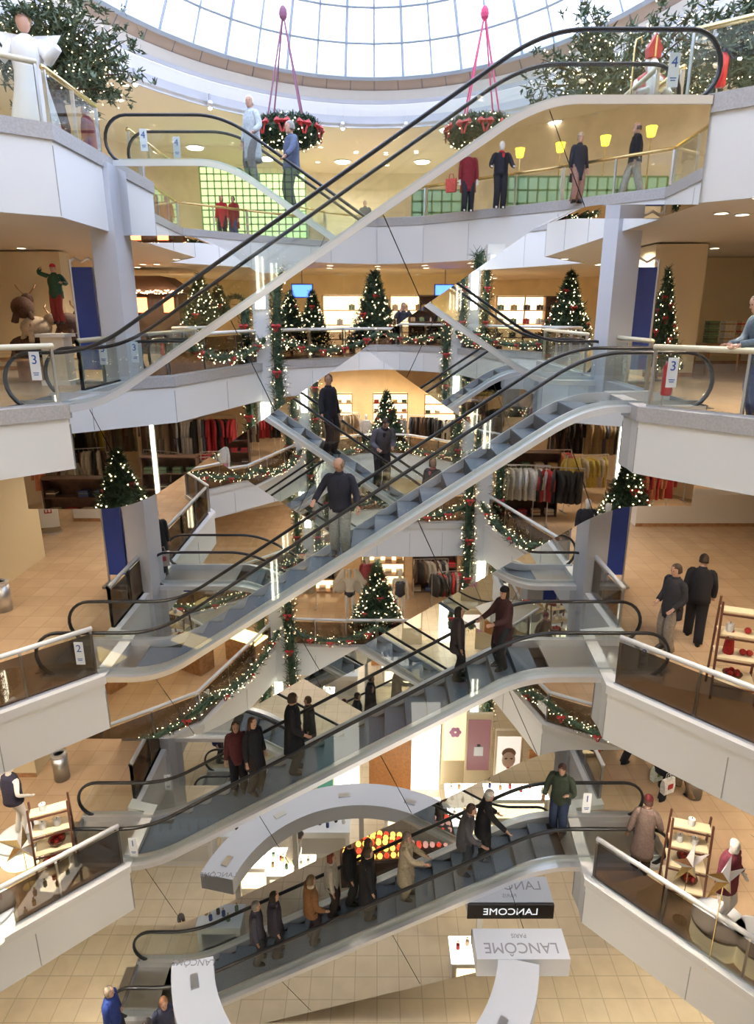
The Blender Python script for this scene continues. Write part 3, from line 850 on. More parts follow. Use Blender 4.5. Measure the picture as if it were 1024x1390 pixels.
    if bottom and not (mann and bare):
        tb = MB()
        if skirt:
            pass
        for hp, k_, a_ in lg: limb(tb, [hp+Vector((0, 0, .04)), k_, a_+Vector((0, -.01, -.03))], [.115, .094, .082])
        tb.rings([[(w_*math.sin(2*PI*k/14), d_*math.cos(2*PI*k/14), zz) for k in range(14)] for zz, w_, d_ in ((.80, .16, .12), (.90, .19, .14), (1.0, .17, .13))])
        tb.build('trousers', fab(bottom), t, True)
    if not mann:
        for hp, k_, a_ in lg:
            sb = MB(); c = a_+Vector((0, .05, -.03))
            sb.rings([[(c.x+w_*math.sin(2*PI*k/10), c.y+yo+d_*math.cos(2*PI*k/10), c.z+zz) for k in range(10)] for zz, w_, d_, yo in ((-.045, .05, .14, .015), (-.02, .054, .14, .015), (.015, .05, .11, -.005), (.05, .052, .065, -.04))])
            sb.build('shoe', 'black', t, True)
    return t
def finish_people():
    dgp = bpy.context.evaluated_depsgraph_get(); dgp.update()
    for ob, hm, t, mann, skin in PENDING:
        ev = ob.evaluated_get(dgp); me = ev.to_mesh()
        b = MB(); b.add([v.co[:] for v in me.vertices], [tuple(p.vertices) for p in me.polygons]); ev.to_mesh_clear()
        o = len(b.v); b.v += hm.v; b.f += [tuple(i+o for i in q) for q in hm.f]; b.mi += hm.mi
        if mann: mats = ['mannequin', 'mannequin', 'mannequin']
        else: mats = [M('skin_%d' % skin, SKIN_TONES[skin], .5), M('eye', (.03, .02, .02), .2), M('lips', (.45, .14, .12), .5)]
        b.build('body', mats, t, True)
        old = ob.data; bpy.data.objects.remove(ob); bpy.data.meshes.remove(old)
def on_esc(key, px, off=.7):
    """World x on the escalator treads seen at column px; returns x, y, z of the tread."""
    zc, X, yf, W, U, sg, z0, x0 = ESC[key]; Y = yf+off; x = 0.
    for _ in range(12):
        u = (x-x0)*sg; z = zc(u); x = XA(px, Y, z+.9)
    u = (x-x0)*sg
    k = round((u+.4)/.4); u = -.4+k*.4; z = z0 if u < .1 else (zc(U+3) if u > U-.1 else zc(u)+.02)
    return X(u), Y, z
RAILH = lambda s_: ((-.25, .06, .80), (.42, .25, 1.0)) if s_ > 0 else ((-.42, .25, 1.0), (.25, .06, .80))
R_, L_ = -PI/2, PI/2        # facing +x, facing -x
def rider(key, px, off, rz, H, label, legs=None, **k):
    x, y, z = on_esc(key, px, off)
    return person(x, y, z, rz, H, label, **k)
# top rear escalator
rider('F1', 341, .62, 2.4, 1.68, 'person in pale grey coat with white hair riding the topmost rear escalator', top=(.50, .56, .60), bottom=(.2, .2, .22), hair=(.75, .75, .72), style='short', hem=.48, female=True, hands=((-.3, .2, .98), (.2, .1, .85)), yaw=.6)
rider('F1', 391, .55, 2.1, 1.74, 'person in slate blue jacket with grey hair behind the pale coat on the rear escalator', top=(.10, .13, .22), bottom=(.06, .06, .07), hair=(.35, .33, .32), hem=.78, hands=((-.38, .3, 1.0), (.25, .06, .82)))
rider('F2', 452, .75, -2.2, 1.86, 'woman in black trouser suit turning to look back on the rear escalator', top=(.012, .013, .02), bottom=(.012, .013, .018), hair=(.12, .06, .04), style='short', hem=.80, female=True, hands=((-.2, .1, .85), (.38, .12, .92)), yaw=-.9, lean=-.04)
rider('F2', 520, .75, PI+.3, 1.84, 'person in grey zip sweater leaning forward over the black handrail', top=(.14, .14, .18), bottom=(.03, .03, .04), hair=(.05, .035, .03), hem=.84, lean=.45, hands=((-.12, .42, 1.02), (.2, .4, 1.0)), nod=.4, scarf=(.02, .02, .03))
rider('F2', 597, .5, PI-.5, 1.66, 'person in dark jacket and pink scarf partly behind the crossing handrails', top=(.02, .02, .03), bottom=(.02, .02, .03), hair=(.10, .08, .07), style='bob', hem=.7, female=True, scarf=(.62, .18, .22), yaw=.7)
rider('E2', 458, .62, PI-.1, 1.78, 'balding person in black jacket and light grey trousers gripping the front handrail', top=(.018, .02, .035), bottom=(.36, .36, .33), hair=(.25, .17, .12), style='balding', hem=.80, lean=.10, hands=((-.33, .22, .92), (.40, .25, 1.02)), nod=.5, yaw=-.6)
rider('E3', 677, .72, 2.0, 1.66, 'woman in black hat and dark brown coat near the top of the escalator', top=(.055, .02, .025), bottom=(.012, .012, .014), hair=(.05, .03, .02), hat=(.012, .012, .015), style='bob', hem=.55, female=True, hands=((-.15, .35, 1.08), (.3, .3, 1.0)), yaw=.2)
rider('E3', 622, 1.05, R_, 1.55, 'dark haired person lower on the escalator than the black hat', top=(.06, .05, .06), bottom=(.02, .02, .02), hair=(.02, .015, .012), style='bob', hem=.7, female=True)
rider('E3', 398, .75, R_, 1.78, 'person in long black coat riding up past the lower left newels', top=(.012, .013, .018), bottom=(.02, .02, .03), hair=(.06, .04, .03), hem=.45, yaw=.7, hands=((-.25, .1, .85), (.25, .25, 1.0)))
rider('E3', 343, .75, -2.2, 1.72, 'long haired person in black coat one step below the long black coat', top=(.02, .02, .022), bottom=(.03, .02, .02), hair=(.10, .05, .03), style='long', hem=.6, female=True, nod=.2)
rider('E3', 318, 1.05, PI+.3, 1.65, 'person in wine red jacket beside the long haired person', top=(.12, .03, .04), bottom=(.02, .02, .02), hair=(.08, .05, .03), style='bob', hem=.75, female=True)
# crowd on the lowest front escalator
rider('E4', 752, .95, 2.6, 1.76, 'person in dark green jacket and blue jeans stepping off the lowest escalator', top=(.05, .07, .05), bottom=(.03, .05, .12), hair=(.09, .045, .035), hem=.78, lean=.12, hands=((-.2, .35, 1.25), (.3, .15, .9)), nod=.2)
rider('E4', 618, .7, R_-.3, 1.74, 'person in grey hooded anorak beside the white woollen hat', top=(.10, .10, .12), bottom=(.05, .06, .08), hair=(.08, .05, .04), hem=.7, lean=.15, hands=((-.2, .3, 1.0), (.3, .4, 1.05)))
rider('E4', 655, .85, R_-.1, 1.70, 'person in white woollen hat and black coat holding the handrail', top=(.02, .018, .02), bottom=(.03, .03, .03), hair=(.5, .5, .5), hat=(.85, .82, .78), hem=.65, lean=.12, hands=((-.2, .3, 1.0), (.35, .45, 1.05)))
rider('E4', 541, .7, R_-.2, 1.66, 'person in long beige raincoat holding out both hands', top=(.52, .44, .32), bottom=(.4, .34, .25), hair=(.20, .16, .14), style='short', hem=.42, female=True, hands=((-.1, .42, 1.1), (.15, .42, 1.12)))
rider('E4', 487, .62, R_+.2, 1.78, 'person in long black overcoat between the beige raincoat and the brown jacket', top=(.012, .011, .012), bottom=(.02, .02, .02), hair=(.04, .03, .02), hem=.38)
rider('E4', 505, 1.0, R_, 1.64, 'dark haired person holding a white carrier in front of the long overcoat', top=(.05, .04, .04), bottom=(.02, .02, .02), hair=(.05, .035, .03), style='bob', hem=.75, female=True)
rider('E4', 425, .6, R_+.5, 1.74, 'person in rust brown jacket with a cream shawl collar', top=(.26, .12, .05), bottom=(.03, .02, .03), hair=(.22, .15, .08), hem=.78, scarf=(.80, .72, .55), hands=((-.2, .2, .95), (.25, .2, .95)))
rider('E4', 447, 1.05, R_, 1.66, 'red haired person in white jacket behind the rust brown jacket', top=(.62, .58, .52), bottom=(.05, .03, .03), hair=(.22, .05, .03), style='bob', hem=.8, female=True)
rider('E4', 378, .65, R_+.2, 1.70, 'person in dark violet anorak with black hair below the rust brown jacket', top=(.05, .045, .07), bottom=(.03, .03, .04), hair=(.02, .018, .02), style='bob', hem=.7)
rider('E4', 340, .65, R_, 1.66, 'person in slate anorak with grey hair lowest of the riders in view', top=(.09, .09, .13), bottom=(.04, .04, .05), hair=(.30, .28, .26), hem=.7)
rider('E4', 470, 1.15, R_, 1.72, 'person in black jacket at the rear handrail above the cream shawl', top=(.02, .02, .02), bottom=(.03, .03, .03), hair=(.04, .03, .03), hem=.75)
rider('F4', 413, .7, L_+.2, 1.74, 'person in dark coat on the lowest rear escalator', top=(.05, .045, .04), bottom=(.02, .02, .02), hair=(.12, .08, .06), hem=.55)
rider('F4', 600, .8, L_, 1.74, 'person in brown jacket on the lower half of the lowest rear escalator', top=(.13, .08, .05), bottom=(.03, .03, .03), hair=(.2, .12, .08), hem=.7, group=None)
def floorer(px, py, lvl, rz, H, label, refl=False, Y=None, ymir=None, **k):
    if Y is None: x, y = GF(px, py, Z[lvl])
    else: x, y = XA(px, Y, Z[lvl]+.9), Y
    if refl: y = 19.98-y
    if ymir: y = ymir-y
    return person(x, y, Z[lvl], rz, H, label, **k)
floorer(905, 882, 2, L_+.3, 1.80, 'person in dark navy jacket standing with hands in pockets at the right landing', top=(.025, .025, .04), bottom=(.30, .26, .22), hair=(.07, .045, .03), hem=.70, hands=((-.2, .16, .95), (.2, .16, .95)), nod=.2)
floorer(940, 868, 2, -.5, 1.80, 'person in black jacket and trousers walking away behind the navy jacket', top=(.02, .018, .02), bottom=(.012, .012, .014), hair=(.05, .03, .02), hem=.82, lean=.2, feet=((-.1, .18), (.1, -.22)), hands=((-.25, -.1, .85), (.25, .2, .88)))
floorer(214, 790, 2, L_-1.2, 1.75, 'person in long black coat standing by the upper rear landing', Y=14.7, top=(.010, .010, .011), bottom=(.02, .02, .02), hair=(.02, .015, .01), hem=.35, feet=((-.1, .1), (.1, -.1)))
floorer(868, 1182, 1, -.4, 1.70, 'person in brown grey coat and dark red woollen hat walking onto the gallery', top=(.20, .14, .12), bottom=(.05, .04, .04), hair=(.1, .05, .04), hat=(.12, .015, .02), hem=.42, female=True, hands=((-.3, .0, .85), (.3, .2, .95)), lean=.1)
floorer(898, 1078, 1, -.9, 1.76, 'person in black coat carrying two white carrier bags', top=(.015, .015, .02), bottom=(.02, .02, .03), hair=(.06, .05, .04), hem=.6, feet=((-.1, .2), (.1, -.2)), lean=.15)
floorer(930, 1075, 1, .8, 1.72, 'person in dark coat and beige trousers beside the carrier bags', top=(.03, .028, .03), bottom=(.30, .22, .15), hair=(.05, .04, .03), hem=.6, feet=((-.1, -.2), (.1, .2)))
floorer(855, 1030, 1, -1.2, 1.75, 'person in dark trousers striding away under the upper gallery', top=(.12, .02, .02), bottom=(.02, .02, .03), hair=(.05, .04, .03), feet=((-.1, .3), (.1, -.3)))
floorer(496, 300, 4, PI-.3, 1.76, 'grey haired person in dark jacket alone at the far top balustrade', Y=29.3, top=(.10, .11, .12), bottom=(.05, .05, .06), hair=(.55, .53, .5), hem=.7)
floorer(302, 305, 4, 0, 1.70, 'person in bright red coat left of the pair before the green glass blocks', ymir=27.8, Y=27.8, top=(.50, .03, .04), bottom=(.03, .03, .04), hair=(.03, .02, .02), style='bob', hem=.5, female=True)
floorer(318, 305, 4, .4, 1.70, 'person in dark red coat right of the pair before the green glass blocks', ymir=27.8, Y=28.0, top=(.28, .03, .03), bottom=(.05, .08, .2), hair=(.03, .02, .02), style='short', hem=.5)
floorer(122, 230, 4, 1.6, 1.70, 'grey haired person in maroon coat behind the left top balustrade', Y=16.2, top=(.28, .04, .05), bottom=(.05, .04, .04), hair=(.5, .5, .5), hem=.5)
floorer(785, 262, 4, PI-.2-PI, 1.68, 'person in dark coat and fur hat mirrored beside the gold handrail', refl=True, Y=18.5, top=(.03, .028, .035), bottom=(.35, .2, .15), hair=(.5, .35, .2), hat=(.55, .42, .28), hem=.55, female=True)
floorer(862, 250, 4, 1.7, 1.80, 'person in black jacket and pale trousers mirrored near the restaurant', refl=True, Y=18.0, top=(.012, .012, .015), bottom=(.50, .46, .40), hair=(.15, .1, .08), style='balding', hem=.85, feet=((-.1, .25), (.1, -.25)))
person(.85, -1.35, Z[3], 0, 1.8, 'person in dark jacket at the near balustrade seen in the mirror cladding', top=(.05, .05, .08), bottom=(.03, .03, .05), hair=(.06, .05, .04), hem=.8, hands=((-.12, .3, 1.5), (.12, .3, 1.5)))
floorer(1040, 560, 3, L_, 1.78, 'person in blue jeans leaning on the cream handrail at the frame edge', Y=9.0, top=(.12, .16, .2), bottom=(.06, .09, .2), hair=(.1, .08, .06), hem=.8, lean=.3, hands=((-.12, .45, 1.05), (.12, .45, 1.05)))
floorer(152, 1355, 0, R_, 1.7, 'person in royal blue jacket on the ground floor at lower left', Y=9.5, top=(.02, .05, .25), bottom=(.03, .03, .05), hair=(.3, .24, .18), hem=.75)
floorer(226, 1365, 0, -2.6, 1.7, 'person in navy jacket with ginger hair on the ground floor', Y=9.3, top=(.04, .045, .09), bottom=(.03, .03, .05), hair=(.35, .16, .08), hem=.75)
floorer(205, 1375, 0, 2.6, 1.7, 'person in black coat just behind the ginger hair', Y=8.9, top=(.02, .02, .02), bottom=(.03, .03, .05), hair=(.05, .04, .04), hem=.6)
floorer(502, 1190, 0, 2.2, 1.68, 'person in cream coat with dark hair shopping at the candle stall', Y=17.6, top=(.60, .52, .38), bottom=(.3, .26, .2), hair=(.06, .04, .03), style='bob', hem=.45, female=True)
floorer(470, 1185, 0, -2.2, 1.7, 'person in white shirt beside the candle stall', Y=18.0, top=(.65, .62, .58), bottom=(.1, .1, .1), hair=(.08, .05, .04), hem=.8)
floorer(452, 1225, 0, 1.0, 1.7, 'person in tan jacket walking below the rear escalator', Y=16.4, top=(.42, .32, .24), bottom=(.05, .05, .06), hair=(.05, .04, .04), hem=.7)
floorer(400, 1150, 0, 2.0, 1.68, 'person in cream blouse at the white perfume counter', refl=True, Y=15.2, top=(.62, .5, .38), bottom=(.04, .04, .05), hair=(.06, .04, .03), style='bob', hem=.85, female=True)
floorer(395, 1185, 0, -2.0, 1.7, 'person in beige jacket bending over the lit jewellery table', refl=True, Y=13.4, top=(.55, .48, .4), bottom=(.06, .05, .05), hair=(.05, .04, .04), hem=.75, lean=.4)

# mannequins
def mannequin(px, Y, lvl, label, top=None, bottom=None, refl=False, rz=PI, H=1.75, hem=.86, bare=True, hands=None, dz=0., group=None, **k):
    x = XA(px, Y, Z[lvl]+.9+dz); y = 19.98-Y if refl else Y
    if refl: rz = PI-rz if rz != PI else 0.
    return person(x, y, Z[lvl]+dz, rz, H, label, top=top, bottom=bottom, mann=True, bare=bare, hem=hem, hands=hands, **k)
mannequin(475, 20.6, 1, 'white mannequin with wings and black briefs beside the tree on the lowest gallery', refl=True, H=1.95, briefs=(.02, .02, .02), wings=True, hands=((-.45, .1, 1.1), (.45, .1, 1.1)))
mannequin(543, 20.6, 1, 'white mannequin in black swimsuit right of the tree on the lowest gallery', refl=True, H=1.95, swim=(.02, .02, .03))
mannequin(499, 21.8, 1, 'mannequin in dark red jacket behind the tree on the lowest gallery', top=(.16, .02, .03), bottom=(.03, .02, .02), refl=True, bare=False, H=1.95)
mannequin(497, 29.6, 2, 'white mannequin left of the far tree on the middle gallery', top=(.6, .56, .5), bottom=(.05, .05, .05), bare=False)
mannequin(545, 29.6, 2, 'mannequin in grey dress right of the far tree on the middle gallery', top=(.3, .28, .26), bottom=(.05, .05, .05), bare=False, hem=.6)
mannequin(207, 15.6, 2, 'white mannequin in white top beside the left mirrored tree', top=(.75, .73, .70), bottom=(.5, .2, .3), refl=True, bare=False)
mannequin(126, 13.6, 2, 'pale child sized mannequin at the left dock corner', refl=True, H=1.3, top=(.8, .78, .75))
mannequin(795, 15.6, 2, 'mannequin in black waistcoat and white blouse beside the right mirrored tree', top=(.02, .02, .03), bottom=(.5, .08, .15), refl=True, bare=False)
mannequin(822, 15.2, 2, 'mannequin in white blouse between the waistcoat and the right mirrored tree', top=(.78, .75, .7), bottom=(.4, .05, .1), refl=True, bare=False)
mannequin(680, 19.6, 4, 'mannequin in black suit with red apron by the top gold handrail', top=(.02, .02, .025), bottom=(.02, .02, .025), refl=True, bare=False, hands=((-.3, .3, 1.05), (.3, .3, 1.05)), scarf=(.6, .03, .04))
mannequin(636, 20.2, 4, 'mannequin in dark red dress left of the red apron', top=(.25, .02, .03), bottom=(.02, .02, .025), refl=True, bare=False, hem=.55)
mannequin(988, 8.5, 1, 'white mannequin in maroon net dress standing on the lit drum', top=(.14, .02, .04), bottom=None, rz=PI+.6, H=1.7, hem=.72, bare=False, dz=.5, hands=((-.3, .1, .95), (.45, .1, .9)), yaw=-.5)
mannequin(18, 10.3, 1, 'white mannequin with raised arm in dark skirt on the left lit drum', top=(.03, .03, .06), bottom=None, rz=-.4, H=1.75, hem=.85, bare=True, dz=.5, hands=((-.15, .1, 1.85), (.3, .1, 1.0)))

# ------------------------------------------------------------------ props
def XR(px, D, lvl, dz=.9): return XA(px, D, Z[lvl]+dz), 19.98-D     # where a thing mirrored at depth D really stands
BOXM = {}
BOXC = [(.45, .04, .04), (.75, .70, .62), (.05, .07, .2), (.5, .33, .12), (.12, .2, .12), (.6, .45, .3), (.08, .06, .05)]
def goods_mesh(kind, ci):
    key = (kind, ci)
    if key not in BOXM:
        mb = MB(); mb.m = 0
        if kind == 'gift_box':
            mb.box((0, 0, .09), (.22, .2, .18)); mb.m = 1; mb.box((0, 0, .092), (.03, .204, .184)); mb.box((0, 0, .19), (.08, .03, .03))
        elif kind == 'bottle':
            mb.lathe([(.04, 0), (.045, .01), (.045, .13), (.018, .16), (.018, .19)], n=8); mb.m = 1; mb.lathe([(.022, .19), (.022, .22)], n=8)
        else:
            mb.box((0, 0, .04), (.26, .24, .08)); mb.m = 1; mb.box((0, 0, .095), (.25, .22, .03)); mb.m = 0; mb.box((0, 0, .14), (.26, .24, .06))
        BOXM[key] = mb.mesh(kind, [fab(BOXC[ci]), 'gold' if kind != 'folded_sweater' else fab(BOXC[(ci+2) % 7])])
    return BOXM[key]
def shelf_unit(x, y, z, rz, w_, h, rows, label, place, lit=True, goods=('gift_box', 'folded_sweater'), cols=range(7), per=4, seed=0, mat='wood'):
    rnd = random.Random(seed)
    t = thing('shelf_unit', label, 'shelf unit', (x, y, z), rz, None)
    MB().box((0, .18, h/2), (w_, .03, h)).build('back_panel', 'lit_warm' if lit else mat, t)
    for s_ in (-1, 1): MB().box((s_*(w_/2-.02), 0, h/2), (.04, .38, h)).build('side_panel', mat, t)
    for r_ in range(rows+1): MB().box((0, 0, .03+(h-.06)*r_/rows), (w_-.08, .36, .035)).build('shelf', mat, t)
    Rm = Matrix.Rotation(rz, 3, 'Z')
    for r_ in range(rows):
        for c_ in range(per):
            if rnd.random() < .15: continue
            k = rnd.choice(goods); ci = rnd.choice(list(cols))
            o = bpy.data.objects.new(k, goods_mesh(k, ci)); COL.objects.link(o)
            o.location = Vector((x, y, z))+Rm @ Vector((-w_/2+.2+(w_-.4)*c_/(max(1, per-1)), -.02, .05+(h-.06)*r_/rows)); o.rotation_euler = (0, 0, rz)
            nm = k.replace('_', ' ')
            tag(o, '%s on the shelves %s' % ({'gift box': 'small gift box', 'bottle': 'small bottle with gold cap', 'folded sweater': 'folded sweater'}[nm], place), nm.split()[-1], '%s items on the shelves %s' % (nm, place))
    return t
GAR = {}
def garment_mesh(ci, ln):
    key = (ci, round(ln, 2))
    if key not in GAR:
        mb = MB(); rg = []
        for zz, wx, dy in ((0, .07, .03), (-.04, .20, .05), (-.16, .23, .06), (-.35, .20, .055), (-ln, .24, .07)):
            rg.append([(wx*math.sin(2*PI*k/14)+.01*math.sin(k*3), dy*math.cos(2*PI*k/14)*(1+.25*math.sin(k*2.6)), zz) for k in range(14)])
        mb.rings(rg)
        for s_ in (-1, 1): mb.tube([(s_*.17, 0, -.06), (s_*.27, 0, -.3), (s_*.28, .02, -.58)], [.06, .05, .045], 8)
        mb.m = 1; mb.tube([(0, 0, -.02), (0, 0, .05), (.03, 0, .08), (0, 0, .10), (-.025, 0, .08)], .006, 5)
        GAR[key] = mb.mesh('garment', [fab(GC[ci]), 'steel'], True)
    return GAR[key]
GC = [(.03, .025, .03), (.10, .06, .04), (.32, .24, .15), (.65, .60, .50), (.40, .03, .04), (.62, .50, .12), (.55, .20, .12), (.07, .09, .14), (.16, .14, .10), (.72, .70, .66)]
def clothes_rack(x, y, z, rz, w_, n, cols, label, place, seed=0, ln=.8, h=1.5):
    rnd = random.Random(seed+11)
    t = thing('clothes_rack', label, 'clothes rack', (x, y, z), rz)
    MB().tube([(-w_/2, 0, h), (w_/2, 0, h)], .016, 8).build('rail', 'steel', t)
    for s_ in (-1, 1):
        MB().tube([(s_*w_/2, 0, 0.03), (s_*w_/2, 0, h)], .016, 8).build('post', 'steel', t)
        MB().box((s_*w_/2, 0, .02), (.04, .5, .04)).build('foot', 'steel', t)
    Rm = Matrix.Rotation(rz, 3, 'Z')
    for i in range(n):
        ci = rnd.choice(cols)
        o = bpy.data.objects.new('garment', garment_mesh(ci, ln)); COL.objects.link(o)
        o.location = Vector((x, y, z))+Rm @ Vector((-w_/2+.1+(w_-.2)*i/(n-1), 0, h-.10)); o.rotation_euler = (0, 0, rz+PI/2+rnd.uniform(-.9, .5))
        cn = {0: 'black', 1: 'dark brown', 2: 'tan', 3: 'cream', 4: 'red', 5: 'yellow', 6: 'salmon', 7: 'navy', 8: 'olive brown', 9: 'white'}[ci]
        tag(o, '%s garment hanging on the rack %s' % (cn, place), 'garment', '%s garments on the rack %s' % (cn, place))
    return t
# upper gallery (level 3), far side
def far(px, Y, lvl, dz=1.0): return XA(px, Y, Z[lvl]+dz)
xmas_tree(far(275, 23.4, 3), 23.4, Z[3], 2.8, 'tall christmas tree of the far left bay, seen past the crossing handrails', 1)
xmas_tree(far(299, 24.6, 3), 24.6, Z[3], 2.5, 'slimmer christmas tree just right of the tall one in the far left bay', 2)
xmas_tree(far(770, 23.6, 3), 23.6, Z[3], 2.9, 'christmas tree before the gift shelves in the far right bay', 3)
x_, y_ = XR(508, 21.9, 3); xmas_tree(x_, y_, Z[3], 2.85, 'large christmas tree mirrored above the centre of the top escalator cladding', 4)
for i, (px, D) in enumerate(((395, 22.3), (425, 22.8))):
    x_, y_ = XR(px, D, 3); xmas_tree(x_, y_, Z[3], 2.2, ('dark unlit fir at the mirrored left pilaster', 'dark unlit fir second from the mirrored left pilaster')[i], 5+i, None, 'needles_dark', 2)
x_ = far(525, 28.9, 2); xmas_tree(x_, 29.0, Z[2], 2.9, 'christmas tree in the far centre bay behind the grey sweater', 7)
x_, y_ = XR(170, 15.8, 2); xmas_tree(x_, y_, Z[2], 3.0, 'christmas tree mirrored above the left column on the middle gallery', 8)
x_, y_ = XR(847, 15.6, 2); xmas_tree(x_, y_, Z[2], 2.9, 'christmas tree mirrored beside the racks at right on the middle gallery', 9)
x_, y_ = XR(512, 19.6, 1); xmas_tree(x_, y_, Z[1], 2.6, 'christmas tree between the two white mannequins on the lowest gallery', 10)
tr_ = xmas_tree(far(898, 14.6, 3), 14.6, Z[3], 2.4, 'christmas tree thick with red ribbons beside the right blue banner', 11, bows=26)
tr_.scale = (.5, .5, .9)
# kiosk hut
t = thing('kiosk_hut', 'dark wooden kiosk hut with glowing red windows in the far left bay', 'kiosk', (far(212, 25.0, 3), 25.0, Z[3]), 0)
MB().box((0, 0, 1.1), (2.2, 1.2, 2.2)).build('hut_body', M('dark_wood', (.09, .05, .035), .6, noise=.3, nscale=8), t)
MB().prism([(-1.5, 2.15), (1.5, 2.15), (.6, 2.75), (-.6, 2.75)], -.9, .9).build('roof', M('hut_roof', (.16, .08, .05), .7), t)
for i, xx in enumerate((-.35, .75)):
    f = MB().box((xx, -.62, 1.75), (.7 if i == 0 else .45, .03, .6)).build('window', 'dark_wood', t)
    MB().box((xx, -.645, 1.75), (.62 if i == 0 else .38, .03, .52)).build('pane', M('red_pane', (.9, .2, .08), .4, emit=(1, .25, .07), es=3 if i else 4), f)
for r_ in range(3): MB().box((0, -.62, .3+r_*.4), (2.0, .04, .04)).build('shelf', 'dark_wood', t)
lf = MB(); rnd = random.Random(5)
for i in range(90): light_dot(lf, (-1.4+i*2.8/90, -.93, 2.2+rnd.uniform(-.06, .06)), .02)
o = lf.build('fairy_lights', 'fairy', t); o['kind'] = 'stuff'
# small wreath shapes on stands at far left
t = thing('wreath', 'green wreath with gold disc on a stand at the far left bay', 'wreath', (far(322, 24.2, 3), 24.2, Z[3]), 0)
w_ = MB(); rnd = random.Random(3)
for i in range(240):
    a = 2*PI*i/240; needle_tuft(w_, (.34*math.cos(a), 0, 1.7+.34*math.sin(a)), .07, 4, rnd, .1, .014)
w_.build('foliage', 'needles', t); MB().tube([(0, .03, 0), (0, .03, 1.75)], .02, 6).build('stand', 'dark_steel', t); MB().lathe([(.12, 0), (.14, .02)], (0, -.05, 1.75), 12).build('disc', 'gold', t)
# shelves, far and near
SH = [(450, 33.0, 3, 0, 1, 'behind the far curved rail at left'), (560, 33.2, 3, 0, 1, 'behind the far curved rail at right'), (705, 25.6, 3, 0, 1, 'in the far right bay beside the tree'), (742, 25.9, 3, 0, 0, 'between the far right tree and its neighbour shelves'),
      (250, 27.5, 3, 0, 1, 'behind the tall far left tree'), (455, 34.5, 2, 0, 1, 'at the back of the middle far shop, left'), (530, 34.6, 2, 0, 1, 'at the back of the middle far shop, centre'), (600, 34.2, 2, 0, 1, 'at the back of the middle far shop, right'), (660, 33.5, 2, 0, 1, 'at the back of the middle far shop, beyond the pilaster')]
for i, (px, Y, lvl, rz, lit, pl) in enumerate(SH):
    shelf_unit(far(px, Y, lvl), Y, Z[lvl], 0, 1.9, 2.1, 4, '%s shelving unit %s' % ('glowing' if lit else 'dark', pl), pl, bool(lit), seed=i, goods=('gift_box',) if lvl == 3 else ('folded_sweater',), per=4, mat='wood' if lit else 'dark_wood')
SN = [(470, 24.0, 3, 1, 'mirrored left of the large tree'), (560, 24.6, 3, 1, 'mirrored right of the large tree'), (600, 24.2, 3, 0, 'mirrored above the person at the rail'), (235, 19.0, 2, 0, 'mirrored left above the bridal white band'), (110, 16.4, 2, 0, 'mirrored at the far left clothes bay'),
      (720, 19.6, 2, 0, 'mirrored behind the white tops'), (430, 23.0, 1, 1, 'mirrored left behind the swimsuits'), (590, 23.0, 1, 0, 'mirrored right behind the swimsuits'), (520, 23.4, 1, 1, 'mirrored centre behind the swimsuits')]
for i, (px, D, lvl, lit, pl) in enumerate(SN):
    pl = pl.replace('bridal white band', 'white fascia')
    x_, y_ = XR(px, D, lvl)
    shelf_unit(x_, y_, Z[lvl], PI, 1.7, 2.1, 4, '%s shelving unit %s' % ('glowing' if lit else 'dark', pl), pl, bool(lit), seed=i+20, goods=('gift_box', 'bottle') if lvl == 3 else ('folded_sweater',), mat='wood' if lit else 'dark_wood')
RK = [(80, 19.5, 2, 1, [1, 6, 8], 'at the left dock end, mirrored'), (118, 21.0, 2, 1, [0, 1, 3], 'left of the mirrored left tree'), (222, 20.6, 2, 1, [1, 2, 8], 'right of the mirrored left tree'), (262, 19.6, 2, 1, [3, 1, 0], 'with checked shirts, mirrored at left'), (305, 20.6, 2, 1, [4, 0, 4], 'of red clothes by the mirrored left pilaster'),
      (712, 18.6, 2, 1, [9, 3, 9], 'of white tops mirrored at right'), (757, 18.3, 2, 1, [0, 4, 0], 'of dark red and black clothes mirrored at right'), (795, 20.0, 2, 1, [5, 5, 3], 'of yellow clothes mirrored at right'), (878, 18.6, 2, 1, [6, 4, 4], 'of salmon clothes right of the mirrored tree'), (745, 20.8, 2, 1, [6, 2, 4], 'of mixed warm clothes at the mirrored wall'),
      (405, 21.6, 1, 1, [3, 2, 9], 'of pale clothes left of the winged mannequin'), (440, 23.0, 1, 1, [0, 7, 3], 'behind the winged mannequin'), (585, 22.6, 1, 1, [0, 1, 9], 'right behind the black swimsuit'), (610, 21.4, 1, 1, [4, 9, 0], 'far right of the black swimsuit'),
      (440, 30.5, 2, 0, [2, 1, 8], 'behind the black trouser suit in the far shop'), (470, 31.5, 2, 0, [2, 3, 2], 'of tan coats in the far shop'), (575, 30.8, 2, 0, [0, 1, 7], 'right of the far centre tree'), (610, 30.0, 2, 0, [0, 3], 'beside the far right pilaster'), (690, 26.5, 2, 0, [0, 1, 2], 'in the far right bay of the middle gallery')]
for i, (px, D, lvl, ref, cols, pl) in enumerate(RK):
    if ref: x_, y_ = XR(px, D, lvl)
    else: x_, y_ = far(px, D, lvl), D
    clothes_rack(x_, y_, Z[lvl], random.Random(i).uniform(-.4, .4), 1.4 if lvl == 2 else 1.3, 9, cols, 'steel clothes rack %s' % pl, pl, i, .95 if lvl == 2 else .8, 1.9 if lvl == 2 and ref else 1.5)
x_, y_ = GF(15, 765, Z[2]); clothes_rack(x_, y_, Z[2], PI/2, 1.3, 6, [6], 'steel rack of salmon clothes at the far left edge of the tan floor', 'at the far left edge of the tan floor', 77)
